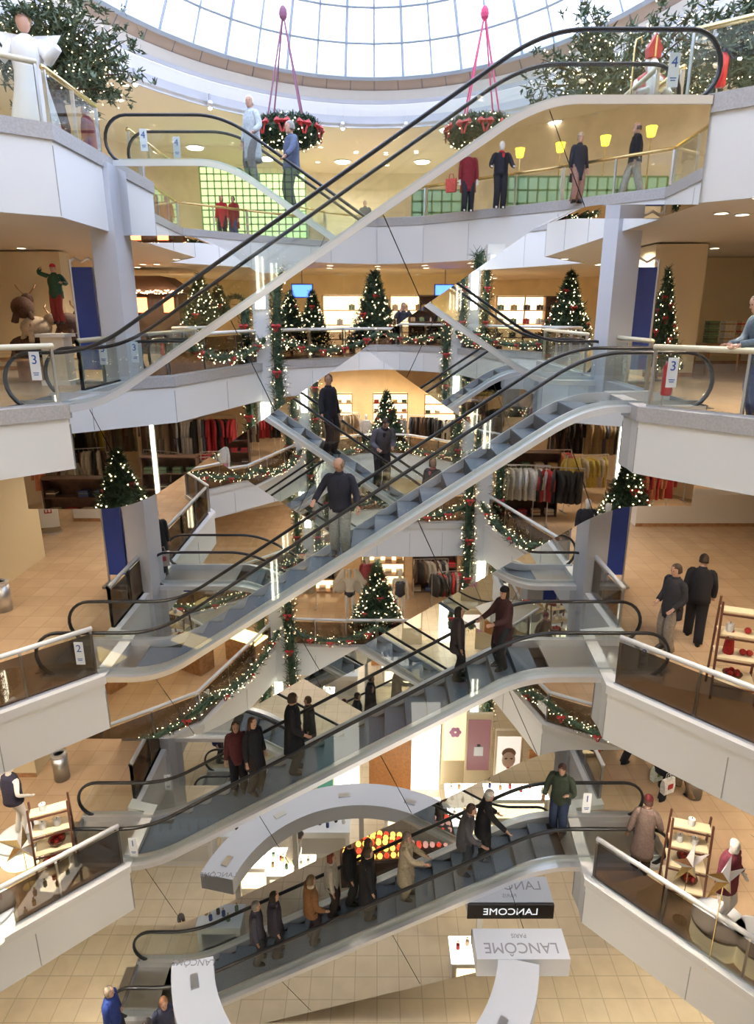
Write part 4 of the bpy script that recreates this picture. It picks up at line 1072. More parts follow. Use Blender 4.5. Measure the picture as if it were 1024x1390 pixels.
clothes_rack(far(893, 20.0, 2), 20.0, Z[2], PI/2, 1.2, 7, [6, 4, 6], 'steel rack of salmon clothes beyond the right blue banner', 'beyond the right blue banner', 78)
for i, (px, D, cols, pl) in enumerate(((75, 22.6, [1, 0, 6], 'high on the mirrored wall at the left dock'), (118, 22.9, [8, 0, 5], 'high on the mirrored wall left of the tree'), (165, 23.2, [8, 2, 1], 'high on the mirrored wall behind the tree'), (215, 22.6, [2, 1, 8], 'high on the mirrored wall right of the tree'), (258, 22.8, [0, 9, 7], 'high on the mirrored wall with checked shirts'), (300, 22.9, [4, 4, 0], 'high on the mirrored wall, red'),
        (770, 22.8, [0, 1, 0], 'high on the mirrored right wall, dark'), (815, 22.6, [0, 7, 2], 'high on the mirrored right wall beyond yellow'), (865, 22.9, [4, 6, 4], 'high on the mirrored right wall, red'), (915, 22.5, [0, 1, 6], 'high on the mirrored right wall, last'))):
    x_, y_ = XR(px, D-1.3, 2, 2.0); clothes_rack(x_, y_, Z[2], 0, 1.15, 9, cols, 'tall steel clothes rack %s' % pl, pl, 50+i, 1.15, 2.9)
# televisions
for px, D, nm in ((412, 24.6, 'left'), (603, 24.9, 'right')):
    x_, y_ = XR(px, D, 3); t = thing('television', 'hanging television with blue picture, %s of the mirrored shop' % nm, 'television', (x_, y_, Z[3]+2.25), 0)
    MB().box((0, -.04, 0), (.8, .08, .5)).build('casing', 'black', t); MB().box((0, .005, 0), (.72, .02, .42)).build('screen', M('screen', (.05, .1, .6), .3, emit=(.06, .16, 1), es=3), t)
    MB().tube([(0, -.04, .25), (0, -.04, .75)], .02, 6).build('bracket', 'dark_steel', t)
# blue banner stands beside the grey columns
for lvl in (1, 2, 3):
    for s_, nm in ((-1, 'left'), (1, 'right')):
        bx = -6.15 if s_ < 0 else 5.62
        t = thing('banner_stand', 'tall blue banner on a steel stand beside the %s column, %s gallery' % (nm, lv[lvl].replace(' gallery', '')), 'banner', (bx, 14.1, Z[lvl]), 0)
        MB().box((0, 0, 1.35), (.42, .10, 2.1)).build('banner', 'blue', t)
        for q in (-1, 1): MB().tube([(q*.25, 0, .05), (q*.25, 0, 2.55)], .03, 8).build('pole', 'steel', t)
        MB().tube([(-.25, 0, 2.5), (-.15, 0, 2.58), (0, 0, 2.5), (.15, 0, 2.58), (.25, 0, 2.5)], .03, 8).build('top_bar', 'steel', t)
        MB().box((0, 0, .03), (.7, .4, .06)).build('foot', 'dark_steel', t)
# level signs on the glass
def text_obj(body, size, mat, parent, loc, rot=(PI/2, 0, 0), ext=.002, name='lettering'):
    c = bpy.data.curves.new(name, 'FONT'); c.body = body; c.size = size; c.align_x = 'CENTER'; c.align_y = 'CENTER'; c.extrude = ext
    c.materials.append(MATS[mat]); o = bpy.data.objects.new(name, c); COL.objects.link(o); o.parent = parent; o.location = loc; o.rotation_euler = rot
    return o
M('sign_blue', (.02, .10, .40), .5); M('paper', (.80, .84, .88), .5); M('grey_text', (.35, .36, .42), .5)
for px, py, Y, dg, wh in ((48, 497, 9.75, '3', 'at the left dock beside the lower newel'), (140, 480, 12.6, '3', 'before the left grey column'), (183, 478, 13.6, '3', 'on the right face of the left column'), (239, 470, 21.0, '3', 'before the far left garland'), (851, 494, 13.2, '3', 'before the right grey column'), (913, 506, 9.3, '3', 'at the right dock by the newel'),
                      (108, 887, 9.7, '2', 'at the end of the left dock rail'), (169, 806, 12.6, '2', 'on the smoked panel by the left column'), (874, 893, 9.5, '2', 'at the end of the right dock rail'), (826, 818, 12.8, '2', 'on the smoked panel by the right column'),
                      (181, 1150, 9.8, '1', 'at the end of the lowest left dock rail'), (228, 1062, 12.6, '1', 'by the foot of the left column'), (195, 190, 14.9, '4', 'at the top rear landing'), (240, 200, 15.6, '4', 'behind the top rear newel'), (915, 95, 10.2, '4', 'at the top right newel'), (797, 1090, 9.5, '1', 'at the lowest right dock')):
    X_, z_ = PD(px, py, Y); t = thing('level_sign', 'white level sign reading %s %s' % (dg, wh), 'sign', (X_, Y, z_), 0)
    MB().box((0, 0, 0), (.15, .012, .42)).build('plate', 'paper', t)
    text_obj(dg, .19, 'sign_blue', t, (0, -.009, .09)); MB().box((0, -.008, -.10), (.09, .003, .012)).build('text_line', 'sign_blue', t); MB().box((0, -.008, -.13), (.07, .003, .012)).build('text_line', 'sign_blue', t)
# ladder display shelves
def ladder_shelf(x, y, z, rz, label, place, items):
    t = thing('display_ladder', label, 'display shelf', (x, y, z), rz)
    for s_ in (-1, 1):
        for b_ in (-1, 1): MB().box((s_*.33, b_*.20, .85), (.035, .035, 1.75), rx=b_*.10).build('upright', M('rust_brown', (.13, .05, .03), .5), t)
    hs = (.3, .75, 1.15, 1.55)
    for i, hh in enumerate(hs):
        wd = .52-.10*i
        MB().box((0, 0, hh), (.64, wd, .025)).build('shelf', 'cream', t)
        MB().box((0, -wd/2, hh-.05), (.62, .02, .03)).build('crossbar', 'rust_brown', t)
    Rm = Matrix.Rotation(rz, 3, 'Z')
    for i, (k, cx, hh) in enumerate(items):
        p = Vector((x, y, z))+Rm @ Vector((cx, 0, hh+.013))
        if k == 'santa':
            q = thing('santa_figurine', 'small red santa figurine on the ladder shelf %s' % place, 'figurine', p, rz)
            MB().lathe([(.08, 0), (.09, .03), (.07, .25), (.04, .33)], n=10).build('robe', 'red', q); MB().ball((0, 0, .37), .05, 8, 6).build('face', 'skin', q)
            MB().lathe([(.052, .38), (.02, .48), (.005, .5)], n=8).build('cap', 'red', q); MB().ball((0, -.045, .33), .035, 6, 4).build('beard', 'white', q)
        elif k == 'bauble':
            o = MB().ball((0, 0, .055), .055, 10, 8).build('bauble', 'red', None, True); o.location = p; tag(o, 'round red bauble on the ladder shelf %s' % place, 'bauble', 'red baubles on the ladder shelf %s' % place)
        elif k == 'candle':
            q = thing('candle_glass', 'pale candle in a glass on the ladder shelf %s' % place, 'candle', p, 0, 'pale candles on the ladder shelf %s' % place)
            MB().lathe([(.05, 0), (.06, .02), (.06, .14)], n=10).build('glass', 'white', q); MB().tube([(0, 0, .14), (0, 0, .17)], .006, 5).build('wick', 'black', q)
        elif k == 'bowl':
            q = thing('decorated_bowl', 'dark bowl of red decorations on the ladder shelf %s' % place, 'bowl', p, 0, 'dark bowls on the ladder shelf %s' % place)
            MB().lathe([(.06, 0), (.14, .05), (.16, .09)], n=12).build('bowl', 'rust_brown', q)
            for j in range(5): MB().ball((.08*math.cos(j*1.26), .08*math.sin(j*1.26), .11), .045, 8, 6).build('berry', 'red', q)
ladder_shelf(6.05, 9.6, Z[2], -.35, 'rust brown ladder shelf with santa figurine at the right dock', 'at the right dock', [('santa', -.12, .75), ('bauble', .1, .75), ('bauble', .2, .75), ('candle', -.15, 1.15), ('bauble', .12, 1.15), ('bowl', 0, .3)])
x_, y_ = GF(930, 1225, Z[1]); ladder_shelf(x_, y_+.2, Z[1], -.3, 'rust brown ladder shelf behind the gold stars at lower right', 'behind the gold stars', [('bowl', 0, .75), ('candle', -.15, 1.15), ('candle', .1, 1.15), ('candle', .0, 1.55), ('bowl', .1, .3)])
x_, y_ = GF(75, 1200, Z[1]); ladder_shelf(x_, y_+.2, Z[1], .4, 'rust brown ladder shelf with candles at lower left', 'at lower left', [('bowl', .05, .75), ('candle', -.15, 1.15), ('candle', .1, 1.15), ('candle', -.1, 1.55), ('bowl', -.1, .3)])
# lit drums, stars, bins
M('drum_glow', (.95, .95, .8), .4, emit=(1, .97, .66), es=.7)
for px, py, wh in ((962, 1262, 'under the maroon mannequin'), (1030, 1290, 'at the lower right frame edge'), (36, 1225, 'beside the left ladder shelf'), (-14, 1250, 'at the lower left frame edge')):
    x_, y_ = GF(px, py, Z[1]+.25)
    if 'maroon' in wh: x_, y_ = XA(988, 8.5, Z[1]+1.4), 8.5
    if 'beside' in wh: x_, y_ = XA(18, 10.3, Z[1]+1.4), 10.3
    t = thing('lit_drum', 'glowing white drum pedestal %s' % wh, 'pedestal', (x_, y_, Z[1]), 0)
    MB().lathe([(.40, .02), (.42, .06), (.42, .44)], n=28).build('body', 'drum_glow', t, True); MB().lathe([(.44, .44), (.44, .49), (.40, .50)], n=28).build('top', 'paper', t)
for px, py, Y, wh in ((936, 1172, 8.9, 'left of the pair by the ladder shelf'), (984, 1192, 8.1, 'right of the pair before the maroon mannequin'), (30, 1147, 9.6, 'before the left mannequin')):
    X_, z_ = PD(px, py, Y); t = thing('star_ornament', 'gold and white star on a thin pole, %s' % wh, 'star', (X_, Y, Z[1]), .3)
    s_ = MB(); ptz = [((.44 if i % 2 == 0 else .15)*math.sin(PI*i/5+.15), (.44 if i % 2 == 0 else .15)*math.cos(PI*i/5+.15)) for i in range(10)]
    hz = z_-Z[1]
    for i in range(10):
        a, b = ptz[i], ptz[(i+1) % 10]; s_.m = i % 2
        s_.add([(0, -.09, hz), (a[0], 0, hz+a[1]), (b[0], 0, hz+b[1])], [(0, 1, 2)]); s_.add([(0, .09, hz), (b[0], 0, hz+b[1]), (a[0], 0, hz+a[1])], [(0, 1, 2)])
    s_.build('star', ['gold', 'white'], t); MB().tube([(0, 0, .02), (0, 0, hz-.08)], .008, 6).build('pole', 'gold', t); MB().lathe([(.12, 0), (.12, .02)], n=14).build('foot', 'gold', t)
for px, py, lvl, wh in ((6, 828, 2, 'by the cream pillar at the left frame edge'), (85, 1056, 1, 'beside the left cream block'), (941, 1080, 1, 'beside the right cream block')):
    x_, y_ = GF(px, py, Z[lvl]); t = thing('trash_bin', 'round brushed steel bin %s' % wh, 'bin', (x_, y_, Z[lvl]), 0)
    MB().lathe([(.17, 0), (.17, .62), (.15, .62), (.15, .5)], n=20).build('body', 'steel', t, True); MB().lathe([(.175, .62), (.175, .68), (.11, .70), (.11, .66)], n=20).build('lid', 'bright_steel', t); MB().lathe([(.105, .65), (.105, .66)], n=16).build('opening', 'black', t)
# cream blocks (walls) on the wings
for i, (x0, x1, y0, y1, lvl, h) in enumerate(((-12, -8.0, 12.6, 14.6, 1, 3.2), (7.6, 12, 12.4, 14.6, 1, 3.2), (-12, -8.9, 13.0, 16.0, 2, 3.8), (6.4, 7.6, 15.6, 17.0, 3, 3.0), (7.9, 13, 18.5, 19.2, 2, 1.0), (-9.5, -7.3, 19.0, 19.6, 2, .9), (-12.5, -8.2, 17.5, 18.0, 3, 3.0), (8.5, 12.5, 19.5, 20, 3, 3.0))):
    struct(MB().box(((x0+x1)/2, (y0+y1)/2, Z[lvl]+h/2), (x1-x0, y1-y0, h)), 'wall_block', 'cream' if h > 1.5 else 'white')
    struct(MB().box(((x0+x1)/2, y0-.012, Z[lvl]+.05), (x1-x0, .02, .1)), 'baseboard_block', 'wood')
# fire extinguishers
for px, py, Y, lvl, wh in ((981, 95, 12.0, 4, 'on the top right gallery'), (905, 530, 9.6, 3, 'by the right dock newel'), (222, 472, 17.5, 3, 'before the far left garland'), (803, 1092, 13.0, 1, 'beside the lowest right banner')):
    X_, z_ = PD(px, py, Y); t = thing('fire_extinguisher', 'red fire extinguisher %s' % wh, 'fire extinguisher', (X_, Y, Z[lvl]), 0)
    hz = max(.3, z_-Z[lvl]-.25); MB().lathe([(.07, hz), (.08, hz+.03), (.08, hz+.42), (.03, hz+.5)], n=14).build('cylinder', M('ext_red', (.55, .02, .02), .35), t, True)
    MB().box((0, 0, hz+.53), (.05, .12, .06)).build('valve', 'black', t); MB().tube([(0, -.06, hz+.53), (.1, -.08, hz+.4), (.09, -.06, hz+.15)], .012, 6).build('hose', 'black', t); MB().tube([(0, .1, 0), (0, .1, hz+.5)], .015, 6).build('stand', 'steel', t)
# hanging wreaths with pink ropes
M('rope_pink', (.62, .06, .16), .6); M('rope_dark', (.25, .09, .16), .6)
for px, rp_, nm in ((390, 'rope_dark', 'left'), (652, 'rope_pink', 'right')):
    X_, z_ = PD(px, 180, 17.5); Xh, zh = PD(px, 18, 17.5)
    t = thing('hanging_wreath', 'huge green wreath with red bows hung on ropes, %s of the two' % nm, 'wreath', (X_, 17.5, z_), 0, None)
    w_ = MB(); l_ = MB(); rnd = random.Random(len(nm)); R0 = .58
    for i in range(900):
        a = rnd.uniform(0, 2*PI); b = rnd.uniform(0, 2*PI); rr = .22
        p = ((R0+rr*math.cos(b))*math.cos(a), (R0+rr*math.cos(b))*math.sin(a), rr*1.1*math.sin(b)); needle_tuft(w_, p, .03, 7, rnd, .10, .013)
    w_.tube([(R0*math.cos(2*PI*i/24), R0*math.sin(2*PI*i/24), 0) for i in range(24)], .2, 10, True)
    for i in range(110):
        a = rnd.uniform(0, 2*PI); b = rnd.uniform(0, 2*PI); light_dot(l_, ((R0+.29*math.cos(b))*math.cos(a), (R0+.29*math.cos(b))*math.sin(a), .3*math.sin(b)), .014)
    w_.build('foliage', 'needles', t); o = l_.build('fairy_lights', 'fairy', t); o['kind'] = 'stuff'
    for i in range(7):
        a = -PI/2+(i-3)*.62; put_bow(((R0+.27)*math.cos(a), (R0+.27)*math.sin(a), .05), t, a+PI/2, 1.3)
    for i in range(4):
        a = PI/4+i*PI/2; MB().tube([(.6*math.cos(a), .6*math.sin(a), .1), (0, 0, zh-z_)], .02, 6).build('rope', rp_, t)
    MB().tube([(0, 0, zh-z_-.05), (0, 0, 25.4-z_)], .012, 6).build('wire', 'dark_steel', t); MB().ball((0, 0, zh-z_), .10, 8, 6, (1, 1, 1.6)).build('knot', rp_, t)
# big leafy indoor trees of the top gallery
def big_tree(x, y, z, cz, cr, label, seed, fl=420):
    rnd = random.Random(seed); t = thing('indoor_tree', label, 'tree', (x, y, z), 0); tr = MB(); fo = MB(); li = MB()
    tr.tube([(0, 0, 0), (.1, .05, cz*.4), (0, 0, cz*.8)], [.16, .13, .09], 8)
    tips = []
    for i in range(46):
        a = rnd.uniform(0, 2*PI); e = rnd.uniform(-.75, 1.1); L = cr*rnd.uniform(.6, 1.05)
        tip = Vector((math.cos(a)*math.cos(e)*L*1.15, math.sin(a)*math.cos(e)*L, cz+math.sin(e)*L*.8)); b0 = Vector((0, 0, cz*rnd.uniform(.55, .85)))
        mid = b0.lerp(tip, .5)+Vector((0, 0, .12)); tr.tube([b0, mid, tip], [.035, .022, .008], 5); tips.append((b0, mid, tip))
    for b0, mid, tip in tips:
        for j in range(24):
            f = rnd.uniform(.3, 1.05); p = b0.lerp(tip, f)+Vector((rnd.gauss(0, .2), rnd.gauss(0, .2), rnd.gauss(0, .16)))
            needle_tuft(fo, p, .05, 9, rnd, .13, .026)
    for i in range(fl):
        b0, mid, tip = rnd.choice(tips); p = b0.lerp(tip, rnd.uniform(.35, 1.0))+Vector((rnd.gauss(0, .2), rnd.gauss(0, .2), rnd.gauss(0, .16))); light_dot(li, p, .014)
    MB().lathe([(.35, 0), (.42, .5), (.45, .52), (.40, .52), (.38, .46)], n=20).build('pot', 'stone_rim', t)
    tr.build('trunk', 'bark', t); fo.build('crown', 'olive_leaf', t); o = li.build('fairy_lights', 'fairy', t); o['kind'] = 'stuff'
big_tree(-6.6, 14.8, Z[4], 2.25, 1.35, 'leafy indoor tree full of fairy lights at the top left gallery', 1)
big_tree(-8.4, 13.4, Z[4], 2.6, 1.3, 'second leafy indoor tree behind the white angel', 3, 200)
big_tree(5.6, 16.4, Z[4], 2.35, 1.9, 'wide leafy indoor tree full of fairy lights behind the bishop figure', 2, 600)
big_tree(7.4, 13.6, Z[4], 2.3, 1.5, 'second leafy indoor tree at the top right frame edge', 4, 200)
# costumed figures of the top gallery
t = thing('angel_figure', 'life sized white robed angel figure behind the top left balustrade', 'figure', (XA(42, 12.5, 18.4), 12.5, Z[4]), .2)
t.scale = (.85, .85, .93)
rb_ = MB(); rb_.rings([[(wx*math.sin(2*PI*k/28)*(1+.06*math.cos(k*PI)), wx*.8*math.cos(2*PI*k/28)*(1+.06*math.cos(k*PI)), zz) for k in range(28)] for zz, wx in ((.02, .50), (.5, .42), (1.0, .30), (1.25, .27), (1.5, .30), (1.72, .27), (1.85, .08))]); rb_.build('robe', 'white', t, True)
MB().ball((0, -.02, 2.02), .15, 12, 8, (.85, .95, 1.1)).build('head', 'skin', t, True); MB().ball((0, .03, 2.08), .165, 10, 6, (.95, .9, 1)).build('hair', fab((.35, .22, .1)), t, True)
cw = MB(); rnd = random.Random(9)
for i in range(120): a = 2*PI*i/120; needle_tuft(cw, (.17*math.cos(a), .17*math.sin(a), 2.16), .03, 4, rnd, .07, .012)
cw.build('leaf_crown', 'needles', t)
for s_ in (-1, 1):
    MB().tube([(s_*.24, 0, 1.7), (s_*.42, -.1, 1.45), (s_*.62, -.22, 1.62)], [.11, .12, .10], 10).build('sleeve', 'white', t, True)
    MB().rings([[(s_*(.10+f*.55)+.0, .2+.03*math.cos(2*PI*k/10), 1.5+(.5-f*.5)*math.cos(2*PI*k/10)*.8+f*.45) for k in range(10)] for f in (0, .3, .6, .9, 1)]).build('wing', 'white', t, True)
t = thing('bishop_figure', 'bearded bishop figure in red cape and tall mitre beside the top right newel', 'figure', (XA(882, 13.0, 18.4), 13.0, Z[4]), .1)
t.scale = (.82,)*3
MB().rings([[(wx*math.sin(2*PI*k/20), wx*.8*math.cos(2*PI*k/20), zz) for k in range(20)] for zz, wx in ((.02, .45), (.6, .40), (1.1, .30), (1.45, .30), (1.6, .10))]).build('robe', 'white', t, True)
MB().rings([[(wx*math.sin(a), wx*.9*math.cos(a)+.04, zz) for a in [(-2.3+4.6*k/19) for k in range(20)]] for zz, wx in ((.3, .50), (.9, .43), (1.45, .36), (1.62, .13))]).build('cape', 'red', t, True)
MB().ball((0, 0, 1.76), .13, 12, 8, (.85, .95, 1.15)).build('head', 'skin', t, True)
MB().ball((0, -.09, 1.62), .15, 10, 8, (.95, .6, 1.4)).build('beard', 'white', t, True); MB().ball((0, .05, 1.78), .15, 10, 8, (1, .8, 1.1)).build('hair', 'white', t, True)
MB().prism([(-.13, 1.86), (.13, 1.86), (.15, 2.05), (0, 2.32), (-.15, 2.05)], -.09, .09).build('mitre', 'red', t); MB().prism([(-.02, 1.87), (.02, 1.87), (.02, 2.27), (-.02, 2.27)], -.10, .10).build('mitre_band', 'gold', t)
MB().tube([(-.5, -.15, 0), (-.5, -.15, 2.0), (-.48, -.15, 2.15), (-.38, -.15, 2.2), (-.34, -.15, 2.08)], .02, 8).build('staff', 'gold', t); MB().box((.12, -.3, 1.25), (.26, .06, .2), rx=.3).build('book', 'gold', t)
for s_ in (-1, 1): MB().tube([(s_*.28, 0, 1.4), (s_*.38, -.12, 1.15), (s_*.15, -.30, 1.2)], [.10, .09, .06], 8).build('sleeve', 'white', t, True)
# green glass blocks and the restaurant of the top gallery
def glass_wall(xa, xb, y, z, h, label, e=1.0, refl=False):
    M('block_dim', (.30, .42, .30), .25, emit=(.5, .8, .45), es=.16)
    m = MATS.get('lit_block') or M('lit_block', (.5, .8, .3), .3, emit=(.72, 1, .45), es=.7)
    t = thing('glass_block_wall', label, 'glass block wall', ((xa+xb)/2, y, z), 0); w_ = abs(xb-xa)
    MB().box((0, 0, h/2), (w_, .08, h)).build('backlight', m if h > 2 else 'block_dim', t); g = MB(); n = int(w_/.28); mm = int(h/.28)
    for i in range(n+1): g.box((-w_/2+w_*i/n, 0, h/2), (.05, .12, h))
    for j in range(mm+1): g.box((0, 0, h*j/mm), (w_, .12, .05))
    g.build('joint_grid', M('green_joint', (.20, .32, .12), .5), t); return t
glass_wall(XA(278, 29.5, 18.5), XA(412, 29.5, 18.5), 30.6, Z[4], 3.0, 'backlit green glass block wall at the far left of the top gallery')
glass_wall(XA(275, 29.6, 18.5), XA(416, 29.6, 18.5), -1.9, Z[4], 3.1, 'backlit green glass block wall behind the pair in red coats')
x0, y0 = XR(690, 21.0, 4); x1, _ = XR(905, 21.0, 4)
glass_wall(x0, x1, y0, Z[4], 1.1, 'low green glass block counter of the restaurant seen mirrored')
x0, y0 = XR(560, 22.6, 4); x1, _ = XR(640, 22.6, 4)
glass_wall(x0, x1, y0, Z[4], 1.0, 'short green glass block counter left of the mirrored restaurant')
for px, py, nm in ((757, 167, 'third'), (816, 157, 'second'), (875, 150, 'nearest'), (700, 178, 'fourth')):
    x_, y_ = GF(px, py, 21.38)
    t = thing('ceiling_lamp', 'broad round ceiling lamp, %s mirrored from the right column' % nm, 'ceiling lamp', (x_, 19.98-y_, 21.38), 0)
    MB().lathe([(.42, -.02), (.42, .01)], n=24).build('ring', 'white', t); MB().lathe([(.30, -.06), (.34, -.02)], n=24).build('diffuser', 'lamp_glow', t)
for px, py, nm in ((265, 200, 'above the top rear landing'), (467, 226, 'left of the far pair'), (572, 224, 'right of the far pair'), (362, 215, 'above the glass blocks'), (610, 176, 'by the right wreath')):
    x_, y_ = GF(px, py, 21.38); t = thing('ceiling_lamp', 'broad round ceiling lamp %s' % nm, 'ceiling lamp', (x_, min(y_, 33), 21.38), 0)
    MB().lathe([(.42, -.02), (.42, .01)], n=24).build('ring', 'white', t); MB().lathe([(.30, -.06), (.34, -.02)], n=24).build('diffuser', 'lamp_glow', t)
M('yellow_glow', (1, .8, .1), .5, emit=(1, .66, .03), es=3)
for i, (px, D) in enumerate(((703, 22.5), (757, 21.8), (817, 21.0), (878, 20.0))):
    x_, y_ = XR(px, D, 4); t = thing('pendant_lamp', 'yellow cup lamp, %s of the four in the mirrored restaurant' % ('first', 'second', 'third', 'fourth')[i], 'lamp', (x_, y_, Z[4]), 0, 'yellow cup lamps')
    MB().tube([(0, 0, 0), (0, 0, 1.95)], .02, 6).build('stem', 'gold', t); MB().lathe([(.10, 1.95), (.15, 2.2)], n=14).build('shade', 'yellow_glow', t); MB().lathe([(.14, 0), (.14, .03)], n=12).build('base', 'dark_steel', t)
for i, (px, D) in enumerate(((735, 22.4), (790, 21.6), (845, 22.2))):
    x_, y_ = XR(px, D, 4); t = thing('cafe_table', 'small round cafe table, %s in the mirrored restaurant' % ('left', 'middle', 'right')[i], 'table', (x_, y_, Z[4]), 0, 'cafe tables')
    MB().lathe([(.40, .72), (.40, .75)], n=20).build('tabletop', 'cream', t); MB().tube([(0, 0, 0), (0, 0, .72)], .03, 8).build('stem', 'steel', t); MB().lathe([(.22, 0), (.22, .02)], n=14).build('base', 'steel', t)
    for q in (-1, 1):
        c_ = thing('cafe_chair', 'cafe chair %s of the %s mirrored cafe table' % ('left' if q < 0 else 'right', ('left', 'middle', 'right')[i]), 'chair', (x_+q*.65, y_, Z[4]), 0)
        MB().box((0, 0, .45), (.4, .4, .04)).build('seat', 'wood', c_); MB().box((q*.19, 0, .72), (.03, .38, .5)).build('backrest', 'wood', c_)
        for a in (-1, 1):
            for b in (-1, 1): MB().box((a*.17, b*.17, .22), (.03, .03, .44)).build('leg', 'dark_steel', c_)
# plush heap, elf and pedestal on the upper left wing
person(XA(72, 14.6, 15.5), 14.6, Z[3]+1.25, PI, 1.25, 'elf figure in dark green with red pointed hat climbing above the plush heap', top=(.02, .07, .04), bottom=(.25, .03, .03), hair=(.5, .3, .2), hat=(.5, .02, .03), hem=.75, hands=((-.3, .2, 1.2), (.3, .2, 1.6)), group=None)
M('plush_brown', (.09, .045, .03), .9, noise=.4, nscale=30); M('plush_cream', (.55, .45, .33), .9, noise=.2, nscale=30)
for i, (dx, dz, m_, wh) in enumerate(((-.55, 0, 'plush_brown', 'lowest left'), (.1, 0, 'plush_brown', 'lowest right'), (-.25, .42, 'plush_cream', 'pale, in the middle'), (.45, .5, 'plush_brown', 'upper right'), (-.5, .85, 'plush_brown', 'upper left'))):
    t = thing('plush_reindeer', 'plush reindeer %s of the heap on the upper left wing' % wh, 'plush toy', (XA(55, 14.8, 15)+dx, 14.9+.1*(i % 2), Z[3]+.55+dz), .5*i)
    MB().ball((0, 0, .2), .3, 12, 8, (1.2, .8, .8)).build('body', m_, t, True); MB().ball((.32, -.1, .38), .14, 10, 8, (1.2, 1, 1)).build('head', m_, t, True); MB().ball((.48, -.12, .36), .05, 8, 6).build('nose', 'red', t, True)
    for q in (-1, 1):
        MB().tube([(.30, -.1+q*.06, .5), (.28, -.1+q*.16, .62), (.34, -.1+q*.2, .7)], .018, 6).build('antler', 'wood', t)
    for a in (-.2, .2):
        for b in (-.12, .12): MB().tube([(a, b, .1), (a*1.3, b*1.6, -.12)], .06, 8).build('leg', m_, t, True)
t = thing('display_plinth', 'round topped table under the plush heap on the upper left wing', 'table', (XA(50, 14.9, 14), 14.95, Z[3]), 0)
MB().lathe([(.9, .46), (.9, .5)], n=24).build('tabletop', 'wood', t); MB().lathe([(.5, 0), (.5, .46)], n=20).build('base', 'wood', t)
t = thing('pedestal', 'white panelled pedestal beside the left grey column', 'pedestal', (XA(80, 13.9, 13.6), 13.9, Z[3]), 0)
MB().box((0, 0, .05), (.62, .5, .1)).build('plinth', 'white', t); MB().box((0, 0, .55), (.48, .4, .9)).build('body', M('pedestal_cream', (.80, .74, .62), .5), t); MB().box((0, 0, 1.03), (.62, .5, .07)).build('cap', 'white', t)
# right wing table of goods, white shop sign
t = thing('display_table', 'display table heaped with folded goods beyond the right cream pillar', 'table', (XA(985, 16.5, 13.8), 16.5, Z[3]), 0)
MB().box((0, 0, .72), (1.3, .8, .06)).build('tabletop', 'wood', t)
for a in (-1, 1):
    for b in (-1, 1): MB().box((a*.58, b*.34, .35), (.06, .06, .7)).build('leg', 'wood', t)
for i in range(9):
    o = bpy.data.objects.new('folded_sweater', goods_mesh('folded_sweater', (4, 1, 5)[i % 3])); COL.objects.link(o); o.location = (t.location.x-.4+.4*(i % 3), 16.5, Z[3]+.76+.18*(i//3))
    tag(o, 'folded cloth piled on the display table beyond the right pillar', 'cloth', 'folded cloths on the right display table')
t = thing('poster_stand', 'white poster stand with red vertical lettering at the upper left of the tan floor', 'sign', (*GF(70, 722, Z[2]), Z[2]), .3)
MB().box((0, 0, .9), (.5, .04, 1.5)).build('panel', 'white', t); MB().lathe([(.3, 0), (.3, .05)], n=16).build('foot', 'steel', t); text_obj('ECHT', .3, 'red', t, (0, -.03, .95), (PI/2, -PI/2, 0))
# lowest gallery: lit display tables near the garlands
for i, (px, py, wh) in enumerate(((160, 930, 'lowest left, below the dock'), (275, 905, 'right of the mirrored garland'), (185, 885, 'between dock and garland'), (345, 895, 'near the left pilaster'), (240, 870, 'behind the other lit tables'))):
    x_, y_ = GF(px, py-8, Z[1]+.8); y_ = 19.98-y_
    if y_ > 6: y_ = 5.0
    t = thing('lit_counter', 'glass topped counter glowing yellow, %s' % wh, 'counter', (x_*1.12, y_-1.0, Z[1]), .5 if x_ < 0 else -.5)
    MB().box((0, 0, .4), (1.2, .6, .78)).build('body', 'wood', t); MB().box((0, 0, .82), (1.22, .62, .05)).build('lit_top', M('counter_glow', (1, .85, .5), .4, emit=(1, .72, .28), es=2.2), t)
# ground floor: ring canopy of the perfume counter, panels, counters, stalls
t = thing('ring_canopy', 'pale blue white half ring canopy of the perfume counter, lettered', 'canopy', (-.4, 9.75, 0), 0)
cn = MB(); rg = []; RO, RI = 3.5, 2.75
for i in range(41):
    a = PI*1.07+PI*.86*i/40; c_, s_ = math.cos(a), math.sin(a); rg.append([(RI*c_, RI*s_, 2.55), (RO*c_, RO*s_, 2.55), (RO*c_, RO*s_, 2.95), (RI*c_, RI*s_, 2.95)])
cn.rings(rg); cn.build('ring', M('canopy_white', (.74, .78, .86), .4), t)
MB().box((3.15, -.36, 2.75), (1.75, .62, .42)).build('end_panel', 'canopy_white', t)
MB().box((3.15, -.04, 2.74), (1.78, .03, .36)).build('fascia_board', M('dark_fascia', (.22, .20, .19), .5), t)
for i in range(5):
    a = PI*1.07+PI*.86*(i+.5)/5; MB().box(((RO-.3)*math.cos(a), (RO-.3)*math.sin(a), 1.27), (.12, .12, 2.55)).build('post', 'white', t)
    a = PI*1.07+PI*.86*(i+.25)/5; MB().box((3.1*math.cos(a), 3.1*math.sin(a), 2.96), (.28, .14, .03), rz=a+PI/2).build('spot_fitting', 'steel', t)
M('white_text', (.9, .9, .9), .5, emit=(1, 1, 1), es=.6)
M('white_text', (.9, .9, .9), .5, emit=(1, 1, 1), es=.6)
text_obj('LANCÔME', .30, 'grey_text', t, (3.15, -.44, 2.964), (0, 0, PI)); text_obj('PARIS', .12, 'grey_text', t, (3.15, -.20, 2.964), (0, 0, PI))
text_obj('LANCÔME', .17, 'grey_text', t, (-3.02, -.72, 2.956), (0, 0, PI))
